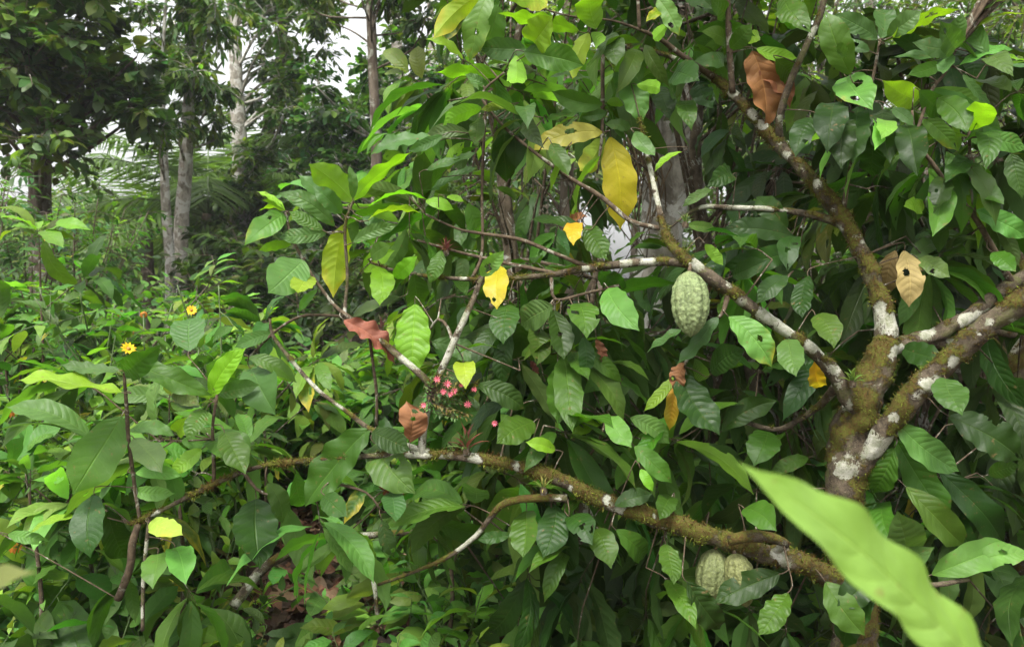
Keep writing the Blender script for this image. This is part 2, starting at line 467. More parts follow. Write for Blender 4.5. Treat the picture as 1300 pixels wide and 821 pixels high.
# ------------------------------------------------------------------ palettes (linear base colours)
G = dict(d=(.015, .050, .009), m=(.033, .098, .013), l=(.090, .195, .036), y=(.145, .28, .016), s=(.046, .120, .038),  # s: bluish sheen of glossy leaf tops put into the green
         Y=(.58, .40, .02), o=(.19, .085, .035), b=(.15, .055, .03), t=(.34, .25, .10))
P_BRIGHT = np.array([(.065, .165, .030), (.10, .21, .045), (.048, .135, .028), (.12, .225, .030)])
P_MID = np.array([(.030, .092, .016), (.044, .118, .018), (.024, .072, .016), (.06, .135, .018)])
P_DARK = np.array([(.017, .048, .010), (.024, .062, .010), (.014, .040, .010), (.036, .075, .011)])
P_FAR = np.array([(.036, .090, .030), (.052, .115, .034), (.028, .072, .026), (.075, .14, .034)])
P_FARD = P_FAR * .6
P_YG = np.array([(.06, .135, .022), (.085, .17, .025), (.04, .10, .02), (.028, .08, .02)])

WARM = np.array([1.28, 1.02, .72])
for k_ in 'dms': G[k_] = tuple(np.array(G[k_]) * WARM)
P_MID, P_DARK, P_FAR = [p * WARM for p in (P_MID, P_DARK, P_FAR)]
P_BRIGHT = P_BRIGHT * np.array([1.08, 1, .8])
P_FAR = P_FAR * 1.25
P_FARD = P_FAR * .8

# ------------------------------------------------------------------ the setting
def ground():
    n = 140
    xs = np.sign(np.linspace(-1, 1, n)) * np.abs(np.linspace(-1, 1, n)) ** 2.6 * 160
    ys = np.sign(np.linspace(-1, 1, n)) * np.abs(np.linspace(-1, 1, n)) ** 2.6 * 160 + 4
    X, Y = np.meshgrid(xs, ys, indexing='ij')
    Z = np.array([[.06 * mnoise.noise(Vector((x * .6, y * .6, 0))) + .03 * mnoise.noise(Vector((x * 2.2, y * 2.2, 3))) for y in ys] for x in xs])
    P = np.stack([X, Y, Z - .03], -1).reshape(-1, 3)
    i = np.arange(n * n).reshape(n, n)
    f = np.stack([i[:-1, :-1], i[1:, :-1], i[1:, 1:], i[:-1, 1:]], -1).reshape(-1, 4)
    m, nt, N, L = new_mat('forest_soil')
    out = N.new('ShaderNodeOutputMaterial'); bs = N.new('ShaderNodeBsdfPrincipled'); bs.inputs['Roughness'].default_value = .95
    tc = N.new('ShaderNodeTexCoord'); o = tc.outputs['Object']
    n1 = noise_n(nt, 3, 6, .7, o); n2 = noise_n(nt, 30, 5, .7, o)
    c = mixc(nt, smooth(nt, n2, .35, .7), (.035, .022, .013), (.11, .065, .035))
    c = mixc(nt, smooth(nt, n1, .5, .75), c, (.04, .06, .015))
    L.new(c, bs.inputs['Base Color'])
    bp = N.new('ShaderNodeBump'); bp.inputs['Distance'].default_value = .04; L.new(n2, bp.inputs['Height']); L.new(bp.outputs[0], bs.inputs['Normal'])
    L.new(bs.outputs[0], out.inputs[0])
    o = mesh_obj('ground', P, f, m); o['kind'] = 'structure'
    # fallen leaves
    k = 9000
    y = 1.6 + 9 * rng.random(k) ** 1.2; x = (rng.random(k) - .5) * (1.6 * y + 1)
    B = np.stack([x, y, .005 + .05 * rng.random(k)], -1)
    th = rng.uniform(0, 6.28, k); L_ = rng.uniform(.10, .24, k)
    T = B + np.stack([np.cos(th) * L_, np.sin(th) * L_, rng.normal(0, .018, k)], -1)
    T[:, 2] = np.maximum(T[:, 2], .0)
    pal = np.array([(.09, .038, .022), (.13, .062, .034), (.06, .032, .02), (.20, .13, .075), (.045, .028, .018)])
    b = Batch(); b.add(B, T, unit(V(0, 0, 1) + rng.normal(0, .35, (k, 3))), L_ * rng.uniform(.28, .5, k), rng.uniform(-.05, .22, k), rng.uniform(-.2, .6, k),
                       rng.uniform(.03, .10, k), rng.uniform(-.15, .15, k), rng.uniform(-1.6, 1.6, k), pal[rng.integers(0, 5, k)] * rng.uniform(.6, 1.3, (k, 1)), .0)
    o = build_leaves('leaf_litter', b, M_DRY, None, 10, 4, 'cacao', .25, 3)
    tag(o, 'brown fallen leaves carpeting the ground under the shrubs', 'leaf litter', None, 'stuff')


ground()


# ------------------------------------------------------------------ background trees
def make_tree(label, cat, px, Y, trunk, clumps, leafL, leafW, pal, bark, prof='ovate', M=9, K=26, group=None, name='forest_tree', droop=.3, nu=3, nv=2,
              twl=.8, mat=None, ly=0.01, limb_r=.26, colj=.25, whorl=0.0):
    """trunk: [(px,py,width_px)...] from the top down to the last row; clumps: [(px,py,dy_depth,radius_m,n_twigs)]"""
    base = at(px, CY, Y); base[2] = 0
    root = empty(name, base)
    tag(root, label, cat, group)
    pts = [(*at(a, b, Y), w * Y / F / 2) for a, b, w in trunk]
    last = pts[-1]
    pts = pts + [(base[0], base[1], -.05, last[3] * 1.25)]
    pts = pts[::-1]
    P, f, sp, _ = tube(pts, .12, 12, .07, 3.0)
    mesh_obj('trunk', P, f, bark, root, loc=base)
    b = Batch(); tw = []; limbs = []
    zs = sp[:, 2]
    leafL *= .85
    for (cx, cy, dy, rad, nt_) in clumps:
        nt_ = int(nt_ * 1.35)
        c = at(cx, cy, Y + dy)
        # limb from the trunk
        tgt = max(.35 * zs.max(), c[2] - rad - .25 * np.linalg.norm(c[:2] - base[:2]))
        i = int(np.argmin(np.abs(zs - min(tgt, zs.max()))))
        a = sp[i]; mid = a[:3] * .5 + c * .5 + rng.normal(0, .12, 3)
        r0 = max(.012, a[3] * limb_r)
        limbs.append(tube([(*a[:3], r0), (*mid, r0 * .7), (*c, r0 * .35)], .18, 6, .05, 4)[:2])
        d = unit(rng.normal(0, 1, (nt_, 3)) * V(1, 1, .8) + V(0, 0, .12))
        st = c + d * rad * rng.uniform(0, .55, (nt_, 1))
        tw += sprays(b, st, d, rad * rng.uniform(.45, .8, nt_) * twl, M, leafL, leafW, pal, droop, r_=rng, colj=colj, ly=ly, twr=.008, whorl=whorl)
    Q, g = join(tw + limbs)
    mesh_obj('branches', Q, g, bark, root, loc=base)
    build_leaves('crown', b, mat or M_LEAFB, root, nu, nv, prof, 0, int(px), loc=base)
    return root


def cl(x0, x1, y0, y1, n, rad, tw, dy=1.5):
    """n clumps spread over a patch of the crown"""
    return [(rng.uniform(x0, x1), rng.uniform(y0, y1), rng.uniform(-dy, dy), rad * rng.uniform(.7, 1.25), int(tw * rng.uniform(.7, 1.2))) for _ in range(n)]


make_tree('large-leaved dark tree filling the top left corner against the white sky', 'tree', 60, 11,
          [(85, -160, 10), (75, -40, 16), (62, 80, 22), (50, 200, 26)],
          cl(-80, 125, -140, 50, 18, .65, 22) + cl(-40, 70, 30, 190, 13, .7, 22) + cl(50, 125, 90, 165, 5, .45, 14) + cl(125, 180, 60, 150, 8, .38, 13), .24, .62, P_FARD, M_BARKD, 'round', 8, ly=.0)
make_tree('pale spotted straight trunk with a narrow leafy crown, left of the vine-draped trunk', 'tree', 227, 13,
          [(250, -120, 8), (245, 0, 11), (240, 120, 14), (237, 190, 16), (231, 280, 18), (228, 345, 19)],
          cl(205, 285, -100, 100, 15, .5, 20) + cl(215, 275, 60, 165, 9, .4, 18), .24, .34, P_FAR, M_BARKP, 'lance', 9, droop=.55)
make_tree('slender forked pale sapling trunk just left of the pale spotted trunk', 'tree', 216, 12.2,
          [(212, -20, 3), (206, 90, 5), (208, 170, 8), (210, 250, 11), (216, 345, 13)],
          cl(150, 205, -60, 40, 5, .35, 12) + cl(190, 240, 145, 175, 3, .35, 12), .16, .45, P_FAR, M_BARKP, 'ovate', 8)
make_tree('tall grey trunk wrapped in climbing leaves behind the palms', 'tree', 308, 16,
          [(290, -150, 12), (296, 0, 15), (301, 120, 17), (306, 240, 21)],
          cl(275, 420, -90, 45, 17, .6, 18) + cl(285, 420, 50, 200, 15, .42, 16) + cl(290, 345, 215, 340, 16, .45, 26, .8), .22, .5, P_FARD, M_BARKP, 'ovate', 9)
make_tree('leaning slim grey tree behind the thick vine-draped trunk', 'tree', 345, 17.5,
          [(362, -20, 10), (355, 90, 13), (338, 190, 14), (330, 260, 15)],
          cl(330, 420, -20, 210, 15, .5, 18), .2, .5, P_FAR, M_BARKD, 'ovate', 8)
make_tree('slender speckled trunk with airy light green foliage above the left leaf spray', 'tree', 512, 14,
          [(498, -60, 10), (502, 30, 14), (508, 110, 15), (512, 200, 15), (516, 300, 15)],
          cl(365, 480, 60, 280, 28, .5, 18) + cl(470, 570, 50, 300, 22, .5, 16), .2, .62, P_YG, M_BARKP, 'round', 7)
make_tree('thin straight trunk right of the slender speckled trunk', 'tree', 548, 16,
          [(546, 0, 8), (548, 90, 11), (548, 200, 12), (546, 300, 12)],
          cl(480, 600, 60, 280, 14, .5, 16), .17, .6, P_YG, M_BARKP, 'round', 7)
make_tree('dark tree with drooping boughs across the top between vine-draped and speckled trunks', 'tree', 470, 11.5,
          [(452, -160, 14), (466, -60, 12), (474, 100, 13), (478, 240, 14)],
          cl(370, 570, -60, 30, 15, .38, 18), .22, .36, P_FARD, M_BARKD, 'lance', 10, droop=.5)
make_tree('dark bushy small tree standing behind the palms at the centre', 'tree', 610, 12,
          [(612, 60, 8), (608, 200, 10), (606, 330, 12)],
          cl(540, 700, 60, 330, 20, .7, 26), .14, .5, P_FARD, M_BARKD, 'ovate', 8)
make_tree('dark dense tree behind the hanging yellow leaf', 'tree', 720, 10,
          [(722, -60, 12), (724, 120, 15), (718, 300, 18)],
          cl(620, 800, -30, 230, 16, .8, 28) + cl(650, 800, 230, 420, 8, .7, 24), .15, .5, P_FARD, M_BARKD, 'ovate', 8)
make_tree('dark forest tree behind the mossy upright limb', 'tree', 985, 9.5,
          [(990, -60, 12), (985, 120, 15), (980, 300, 18)],
          cl(880, 1010, 60, 420, 16, .7, 26) + cl(1000, 1090, 90, 300, 8, .6, 20), .15, .48, P_FARD, M_BARKD, 'ovate', 8)
make_tree('airy bright tree showing white sky through its leaves at the top right of centre', 'tree', 1040, 14,
          [(1040, -60, 9), (1042, 80, 11), (1044, 260, 13)],
          cl(960, 1120, -60, 120, 13, .8, 16), .16, .5, P_FAR, M_BARKD, 'ovate', 7)
make_tree('dark small-leaved tree filling the top right corner', 'tree', 1335, 9,
          [(1345, -80, 14), (1340, 100, 16), (1332, 300, 18)],
          cl(1110, 1330, -80, 200, 20, .75, 26), .13, .48, P_FARD, M_BARKD, 'ovate', 8)
make_tree('dark leafy tree behind the right end of the forked limbs', 'tree', 1180, 7.5,
          [(1175, 80, 12), (1180, 250, 15), (1182, 400, 18)],
          cl(1080, 1330, 180, 470, 20, .6, 24), .14, .48, P_FARD, M_BARKD, 'ovate', 8)


# pale trunk with hanging roots behind the pod
def rooted_tree():
    Y = 5.6; base = at(822, CY, Y); base[2] = 0
    root = empty('rainforest_tree', base)
    tag(root, 'broad smooth pale trunk with hanging brown roots behind the cacao limbs', 'tree')
    P1 = tube([(*at(890, -200, Y), .10), (*at(875, 0, Y), .13), (*at(858, 120, Y), .15), (*at(848, 240, Y), .155), (*at(832, 350, Y), .15), (*at(822, 470, Y), .13), (*base, .2)][::-1], .06, 18, .09, 3)[:2]
    mesh_obj('trunk', *join([P1]), M_BARKP, root, loc=base)
    P2 = tube([(*at(800, 60, Y), .05), (*at(826, 150, Y), .05), (*at(823, 300, Y), .06), (*at(828, 450, Y), .07), (*at(838, 520, Y), .08), (base[0] + .1, base[1] - .1, 0, .1)], .06, 12, .09, 3)[:2]
    mesh_obj('stem', *join([P2]), M_BARKP, root, loc=base)
    ps = []
    for k in range(70):
        x = rng.uniform(793, 828); y = rng.uniform(60, 130); dY = rng.uniform(-.35, .1); l = rng.uniform(60, 230)
        a = [(*at(x, y, Y + dY), .006), (*at(x + rng.normal(0, 8), y + l * .35, Y + dY - .05), .006),
             (*at(x + rng.normal(6, 12), y + l * .7, Y + dY - .05), .005), (*at(x + rng.normal(4, 14), y + l, Y + dY), .003)]
        ps.append(tube(a, .12, 4, 0)[:2])
    Q, f = join(ps)
    mesh_obj('hanging_roots', Q, f, bark_material('root_fibre', (.07, .045, .025), (.2, .14, .08), (.3, .25, .18), 20, .2), root, loc=base)
    b = Batch(); C = np.array([at(rng.uniform(760, 960), rng.uniform(-60, 120), Y + rng.uniform(-.8, 1)) for _ in range(130)])
    d = unit(rng.normal(0, 1, (130, 3)) + V(0, 0, -.1))
    tw = sprays(b, C, d, rng.uniform(.3, .6, 130), 8, .16, .42, P_DARK, .4)
    A = np.array([at(875, 0, Y)] * 130) + rng.normal(0, .2, (130, 3))
    tw.append(prisms(A, C, .012, .006, 4))
    mesh_obj('branches', *join(tw), M_BARKD, root, loc=base)
    build_leaves('crown', b, M_LEAFB, root, 4, 2, 'ovate', loc=base)


rooted_tree()


# ------------------------------------------------------------------ palms
def palm_proto():
    root = empty('palm')
    P, f, _, _ = tube([(0, 0, -.05, .16), (0.05, 0, 1.2, .13), (.0, .05, 2.4, .12)], .15, 10, .08, 4)
    mesh_obj('trunk', P, f, M_BARKD, root)
    for k in range(15):
        th = k * 2.4 + rng.uniform(-.3, .3); el = R(78 - 5.0 * k); Lr = rng.uniform(2.3, 3.0)
        h = V(math.cos(th), math.sin(th), 0); d = h * math.cos(el) + V(0, 0, 1) * math.sin(el)
        pts = []
        p = V(0, .05, 2.35)
        for i in range(9):
            pts.append((*p, .02 * (1 - i / 9) + .004)); e2 = el - i * R(9.5)
            p = p + (h * math.cos(e2) + V(0, 0, math.sin(e2))) * Lr / 8
        P, f, s, _ = tube(pts, .08, 5, 0)
        n = 78; ii = np.linspace(len(s) * .15, len(s) - 1.01, n).astype(int)
        c = s[ii, :3]; tan = unit(np.gradient(s[:, :3], axis=0))[ii]
        side = unit(np.cross(tan, V(0, 0, 1))); up = np.cross(side, tan)
        b = Batch()
        ln = .72 * np.sin(np.linspace(.35, 2.9, n)) ** .6 + .08
        for sg in (-1, 1):
            ax = unit(side * sg + tan * .55 + V(0, 0, -.35) + rng.normal(0, .1, (n, 3)))
            T = c + ax * ln[:, None] + V(0, 0, -.12) * ln[:, None]
            b.add(c, T, unit(up + rng.normal(0, .25, (n, 3))), .038, .06, .3, 0, 0, 0, P_FAR[1] * rng.uniform(.6, 1.2, (n, 1)))
        fo = build_leaves('frond', b, M_LEAFB, root, 3, 1, 'lance')
        mesh_obj('rachis', P, f, M_STEMG, fo)
    return root


def flat_mat(name, c, rough=.6):
    m, nt, N, L = new_mat(name)
    out = N.new('ShaderNodeOutputMaterial'); bs = N.new('ShaderNodeBsdfPrincipled'); bs.inputs['Roughness'].default_value = rough
    tc = N.new('ShaderNodeTexCoord'); n = noise_n(nt, 40, 3, .6, tc.outputs['Object'])
    L.new(mixc(nt, n, tuple(v * .6 for v in c), tuple(v * 1.35 for v in c)), bs.inputs['Base Color'])
    L.new(bs.outputs[0], out.inputs[0]); return m


M_STEMG = flat_mat('green_stem_plain', (.07, .11, .03))
M_STEMB = flat_mat('brown_stem_plain', (.06, .04, .022))

palm0 = palm_proto()
first = True
for (px, Y, s, rz, lab) in [(185, 19, 1.25, .3, 'feathery palm between the dark left tree and the pale spotted trunk'),
                            (268, 17.5, 1.35, 2.1, 'feathery palm right of the pale spotted trunk'),
                            (392, 19, 1.45, 4.0, 'feathery palm with spiky fronds right of the thick vine-draped trunk'),
                            (455, 15, .95, 5.2, 'low palm in the gap under the left spray of leaves')]:
    o = palm0 if first else copy_tree(palm0)
    first = False
    b_ = at(px, CY, Y); o.location = (b_[0], b_[1], 0); o.rotation_euler = (0, 0, rz); o.scale = (s,) * 3
    tag(o, lab, 'palm', 'palms behind the clearing')


# ------------------------------------------------------------------ far wood
def far_wood():
    b = Batch(); tw = []
    n = 560
    for _ in range(n):
        px = rng.uniform(-150, 1450) if _ < 380 else rng.uniform(-100, 600); Y = rng.uniform(24, 38)
        if px < 430: top = rng.choice([270, 290, 300])
        elif px < 600: top = 210
        elif px < 700: top = 60
        elif 980 < px < 1080: top = 110
        else: top = -60
        py = rng.uniform(top, 400)
        c = at(px, py, Y); k = 26; d = unit(rng.normal(0, 1, (k, 3)))
        st = c + d * rng.uniform(0, 1.1, (k, 1))
        tw += sprays(b, st, d, rng.uniform(.6, 1.4, k), 7, .38, .5, P_FAR, .3, twr=.015)
    trunks = [tube([(*(at(p, CY, y) * V(1, 1, 0)), .22), (*at(p + rng.uniform(-10, 10), 250, y), .16), (*at(p + rng.uniform(-30, 30), -40, y), .05)], 1.5, 7, .05)[:2]
              for p, y in [(rng.uniform(580, 1400), rng.uniform(23, 36)) for _ in range(22)]]
    P, Fc, c, ly, uv = leaf_grid(b.arrays(), 2, 2, 'ovate')
    o = mesh_obj('distant_forest', P, Fc, M_LEAFB, None, True, c, {'ly': ly}, uv)
    tag(o, 'dark mass of distant rainforest behind all the trees', 'forest', None, 'stuff')
    Q, g = join(tw + trunks)
    mesh_obj('trunks', Q, g, M_BARKD, o)


far_wood()


# ------------------------------------------------------------------ shrubs
def make_shrub(seed, height, radius, nst, nlf, leafL, leafW, pal, prof, droop=.3, det=False, whorl=0.0, ly=.02, name='shrub'):
    r_ = np.random.default_rng(seed)
    root = empty(name)
    b = Batch(); tw = []; stems = []
    for k in range(nst):
        th = r_.uniform(0, 6.28); lean = r_.uniform(.15, 1) * radius; h = height * r_.uniform(.65, 1)
        top = V(math.cos(th) * lean, math.sin(th) * lean, h)
        mid = V(top[0] * .35, top[1] * .35, h * .55)
        P, f, sp, _ = tube([(r_.normal(0, .05), r_.normal(0, .05), -.03, .014), (*mid, .010), (*top, .004)], .12, 6, .03)
        stems.append((P, f))
        m = int(nlf * r_.uniform(.8, 1.2))
        ii = r_.integers(int(len(sp) * .3), len(sp), m)
        d = unit(r_.normal(0, 1, (m, 3)) * V(1, 1, .5) + V(0, 0, .35) + unit(top * V(1, 1, 0)) * .4)
        tw += sprays(b, sp[ii, :3], d, r_.uniform(.2, .5, m) * min(1, height / 1.2), 8, leafL, leafW, pal, droop, r_=r_, ly=ly, twr=.0035, whorl=whorl)
    mesh_obj('stems', *join(tw + stems), M_STEMB, root)
    build_leaves('foliage', b, M_LEAFM if det else M_LEAFB, root, 6 if det else 4, 2, prof, 0, seed)
    return root


def place(proto, rows, cat, group, first_used):
    for i, (px, Y, s, rz, lab) in enumerate(rows):
        o = proto if i == 0 and not first_used else copy_tree(proto)
        g = at(px, CY, Y); o.location = (g[0], g[1], 0); o.rotation_euler = (0, 0, rz); o.scale = (s,) * 3
        tag(o, lab, cat, group)


sh = make_shrub(11, 2.7, .9, 9, 16, .11, .42, P_YG, 'ovate')
place(sh, [(40, 8.2, 1.0, 0, 'tall yellow-green thicket bush under the dark left tree'),
           (95, 7.8, .95, 1.3, 'tall yellow-green thicket bush standing before the left palm'),
           (110, 9.5, 1.0, 2.6, 'yellow-green thicket bush behind the others left of the slender forked trunk'),
           (-30, 7, 1.05, 4.1, 'tall yellow-green thicket bush at the left edge')], 'shrub', 'yellow-green thicket bushes on the left', False)
sh = make_shrub(12, 1.75, .9, 9, 13, .17, .4, P_BRIGHT, 'ovate', det=True)
place(sh, [(90, 5.4, 1.0, 0, 'fresh green bush below the thicket at the far left'),
           (190, 6.3, .95, 1.9, 'fresh green bush below the two pale trunks'),
           (255, 7.4, .75, 3.2, 'fresh green bush between the pale trunks and the dark hollow'),
           (20, 4.9, .95, 4.4, 'fresh green bush at the left edge beside the yellow flowers')], 'shrub', 'fresh green bushes on the left', False)
sh = make_shrub(13, 1.6, 1.0, 10, 18, .15, .45, P_DARK * .8, 'ovate')  # palette darkened further, so the leaf colour carries the hollow's shade
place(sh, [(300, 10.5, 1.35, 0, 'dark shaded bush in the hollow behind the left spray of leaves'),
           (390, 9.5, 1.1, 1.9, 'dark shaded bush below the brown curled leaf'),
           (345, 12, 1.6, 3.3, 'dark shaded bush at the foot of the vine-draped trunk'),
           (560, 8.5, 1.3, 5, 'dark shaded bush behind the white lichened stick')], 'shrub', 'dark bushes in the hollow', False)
sh = make_shrub(14, 1.15, .7, 10, 9, .20, .42, P_BRIGHT, 'ovate', det=True, droop=.25)
place(sh, [(335, 5.6, 1.0, 0, 'light green leafy bush left of the white lichened stick'),
           (430, 6.0, 1.0, 1.4, 'light green leafy bush below the brown curled leaf'),
           (500, 5.2, .95, 2.7, 'light green leafy bush behind the red flowers'),
           (590, 5.6, 1.05, 4.4, 'light green leafy bush right of the red flowers'),
           (255, 4.9, 1.0, 5.1, 'light green leafy bush behind the left twig of big leaves')], 'shrub', 'light green bushes in the middle', False)
sh = make_shrub(15, 1.8, .9, 9, 14, .17, .38, P_MID, 'cacao', det=True, droop=.6)
place(sh, [(660, 5.0, 1.0, 0, 'mid green drooping bush below the orange leaf'),
           (760, 4.6, .95, 1.4, 'mid green drooping bush left of the hanging pod'),
           (900, 5.0, .98, 2.7, 'mid green drooping bush under the hanging pod'),
           (1010, 5.6, 1.05, 4.0, 'mid green drooping bush left of the forked trunk'),
           (1190, 5.2, 1.05, 5.2, 'mid green drooping bush right of the forked trunk'),
           (1330, 4.8, 1.1, .6, 'mid green drooping bush at the right edge')], 'shrub', 'mid green drooping bushes on the right', False)


# low undergrowth: one uncountable mass
def undergrowth():
    b = Batch(); bl = Batch(); tw = []; tw2 = []
    n = 1900
    for k in range(n):
        Y = 2.4 + 7 * rng.random() ** .8
        px = rng.uniform(-150, 1450)
        gap = (255 < px < 490 and 3.0 < Y < 6.3) or (1215 < px < 1400 and Y < 6)
        if gap and rng.random() < .96: continue
        g = at(px, CY, Y); g[2] = 0
        lim = CAMZ - (600 - CY) / F * Y if px < 300 else (CAMZ - (640 - CY) / F * Y)
        if Y > 4.5: lim = 1.25
        if 235 < px < 500 and Y <= 3.1: lim = CAMZ - (790 - CY) / F * Y
        h = rng.uniform(.35, .95) if Y > 3.2 else rng.uniform(.3, .8)
        h = min(h, max(lim, .25))
        if gap: h = min(h, .3)
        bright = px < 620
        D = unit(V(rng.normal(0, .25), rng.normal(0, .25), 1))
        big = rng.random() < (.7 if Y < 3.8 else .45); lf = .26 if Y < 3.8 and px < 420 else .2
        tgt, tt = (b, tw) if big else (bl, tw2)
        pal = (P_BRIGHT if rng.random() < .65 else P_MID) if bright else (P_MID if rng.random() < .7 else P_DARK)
        m = 1 if big else 3
        C = np.repeat(g[None], m, 0) + rng.normal(0, .06, (m, 3)) * V(1, 1, 0)
        Dm = unit(np.repeat(D[None], m, 0) + rng.normal(0, .3, (m, 3)) * V(1, 1, .2))
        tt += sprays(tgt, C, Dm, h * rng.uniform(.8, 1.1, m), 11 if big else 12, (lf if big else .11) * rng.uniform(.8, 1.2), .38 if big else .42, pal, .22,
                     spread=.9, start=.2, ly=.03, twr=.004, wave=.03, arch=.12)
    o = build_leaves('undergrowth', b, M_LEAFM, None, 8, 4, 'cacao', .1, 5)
    tag(o, 'low broad-leaved green plants covering the ground between the bushes', 'undergrowth', None, 'stuff')
    mesh_obj('stems', *join(tw), M_STEMG, o)
    o = build_leaves('ground_cover', bl, M_LEAFM, None, 5, 2, 'ovate', 0, 6)
    tag(o, 'small-leaved light green weeds covering the ground between the bushes', 'ground cover', None, 'stuff')
    mesh_obj('stems', *join(tw2), M_STEMG, o)


undergrowth()


# ------------------------------------------------------------------ cacao trees standing behind
def cacao_behind(label, px, Y, seed, spread_px, ytop, ybot, nt_, pal, bare=.25):
    r_ = np.random.default_rng(seed)
    base = at(px, CY, Y); base[2] = 0
    root = empty('cacao_tree', base); tag(root, label, 'cacao tree', 'cacao trees behind the near one')
    h = CAMZ + (CY - ytop) / F * Y
    P, f, sp, _ = tube([(*base, .07), (base[0] + .05, base[1], h * .35, .055), (base[0] - .05, base[1] + .1, h * .7, .035), (base[0] + .1, base[1], h, .012)], .08, 10, .1, 6)
    mesh_obj('trunk', P, f, M_MOSSY_PLAIN, root, loc=base)
    b = Batch(); tw = []; br = []
    k = nt_
    for i in range(k):
        cx, cy = px + r_.uniform(-1, 1) * spread_px, r_.uniform(ytop, ybot)
        if (775 < cx < 905 and 60 < cy < 330) or (770 < cx < 850 and 380 < cy < 520): continue
        c = at(cx, cy, Y + r_.uniform(-.5, .5))
        j = int(r_.integers(int(len(sp) * .25), len(sp)))
        a = sp[j]
        mid = a[:3] * .45 + c * .55 + V(0, 0, .12)
        if i % 2 == 0: br.append(tube([(*a[:3], .012), (*mid, .008), (*c, .004)], .12, 5, .05, 8)[:2])
        else: br.append(tube([(*mid, .006), (*(mid * .4 + c * .6 + V(0, 0, .03)), .005), (*c, .004)], .12, 5, .05, 8)[:2])
        d = unit(c - a[:3] + r_.normal(0, .4, 3) + V(0, 0, -.1))
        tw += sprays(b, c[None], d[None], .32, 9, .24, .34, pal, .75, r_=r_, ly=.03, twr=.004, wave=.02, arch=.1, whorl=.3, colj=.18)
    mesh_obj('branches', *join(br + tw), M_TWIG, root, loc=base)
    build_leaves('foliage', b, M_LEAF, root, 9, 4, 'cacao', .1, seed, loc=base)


M_MOSSY_PLAIN = bark_material('cacao_bark', (.06, .045, .028), (.16, .125, .085), (.5, .5, .43), 25, .4, (1, 1, .6), .01)
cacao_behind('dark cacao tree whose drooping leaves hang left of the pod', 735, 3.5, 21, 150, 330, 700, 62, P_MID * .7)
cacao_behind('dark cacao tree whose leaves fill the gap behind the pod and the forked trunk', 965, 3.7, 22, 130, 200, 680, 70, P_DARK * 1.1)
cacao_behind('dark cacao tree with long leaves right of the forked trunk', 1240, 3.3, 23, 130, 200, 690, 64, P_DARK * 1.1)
cacao_behind('leafy cacao tree behind the dead orange leaves at the top', 900, 4.3, 24, 160, -60, 230, 52, P_MID * .8)
cacao_behind('leafy cacao tree behind the cluster of lime leaves at the top', 650, 4.4, 25, 120, -40, 330, 36, P_MID)
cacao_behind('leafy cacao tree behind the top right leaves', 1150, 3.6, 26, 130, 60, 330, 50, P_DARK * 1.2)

def sapling(label, px, Y, ytop, seed, pal, L=.27, n=3):
    r_ = np.random.default_rng(seed); base = at(px, CY, Y); base[2] = 0
    root = empty('cacao_sapling', base); tag(root, label, 'sapling')
    top = at(px + r_.uniform(-10, 10), ytop, Y); mid = base * .5 + top * .5 + V(.04, 0, 0)
    P, f, sp, _ = tube([(*base, .012), (*mid, .009), (*top, .005)], .05, 8, .06, 20)
    b = Batch(); C = [top]; D = [V(0, 0, 1)]; tw = []
    for k in range(n):
        a = sp[int(len(sp) * r_.uniform(.6, .92)), :3]; th = r_.uniform(0, 6.28); d = unit(V(math.cos(th), math.sin(th), .9)); e = a + d * r_.uniform(.15, .35)
        tw.append(prisms(a[None], e[None], .004, .003, 5)); C.append(e); D.append(d)
    tw += sprays(b, np.array(C), np.array(D), .16, 11, L, .33, pal, .45, r_=r_, twr=.004, wave=.02, arch=.14, whorl=.4, spread=1.1, ly=.02)
    mesh_obj('stem', *join([(P, f)] + tw), M_TWIG, root, loc=base)
    build_leaves('foliage', b, M_LEAF, root, 14, 6, 'cacao', .1, seed, loc=base)


for a_ in [('broad-leaved sapling at the left edge beside the orange daisy', 42, 4.2, 320, 31, P_MID), ('broad-leaved sapling at the far left below the thicket', 8, 4.6, 400, 32, P_MID),
           ('bright sapling low at the bottom left corner', 40, 2.9, 640, 33, P_BRIGHT), ('bright sapling between the two left twigs of big leaves', 225, 3.1, 540, 34, P_BRIGHT),
           ('bright broad-leaved sapling left of the pale lichened twig', 330, 4.2, 450, 35, P_BRIGHT), ('broad-leaved sapling under the thin end of the low branch', 110, 3.1, 640, 36, P_BRIGHT),
           ('broad-leaved sapling right of the pale fallen branch', 560, 3.2, 650, 37, P_MID), ('broad-leaved sapling behind the low mossy branch near the red bromeliad', 620, 3.4, 560, 38, P_BRIGHT),
           ('glossy sapling at the bottom right corner', 1230, 2.7, 720, 39, P_MID)]:
    sapling(*a_)

# ------------------------------------------------------------------ the near cacao tree
BR = {}   # name: rows (px, py, width px, Y)
BR['trunk'] = [(1092, 1045, 76, 2.36), (1088, 900, 64, 2.33), (1084, 780, 54, 2.3), (1076, 690, 46, 2.3), (1071, 630, 42, 2.3), (1076, 565, 45, 2.3), (1096, 508, 46, 2.3), (1114, 468, 38, 2.31), (1127, 430, 28, 2.32)]
BR['up'] = [(1127, 432, 27.2, 2.32), (1118, 385, 22.4, 2.34), (1096, 325, 20.0, 2.38), (1066, 272, 19.2, 2.42), (1025, 222, 16.0, 2.46), (988, 183, 15.2, 2.5), (950, 140, 13.6, 2.54), (915, 105, 11.2, 2.58), (878, 84, 8.0, 2.6), (838, 68, 5.6, 2.62), (795, 60, 4.0, 2.62)]
BR['up_b'] = [(905, 98, 8, 2.57), (862, 68, 7, 2.52), (838, 50, 6, 2.5), (812, 38, 4, 2.48), (775, 26, 3, 2.46), (720, 20, 2.5, 2.45), (655, 0, 2.5, 2.45)]
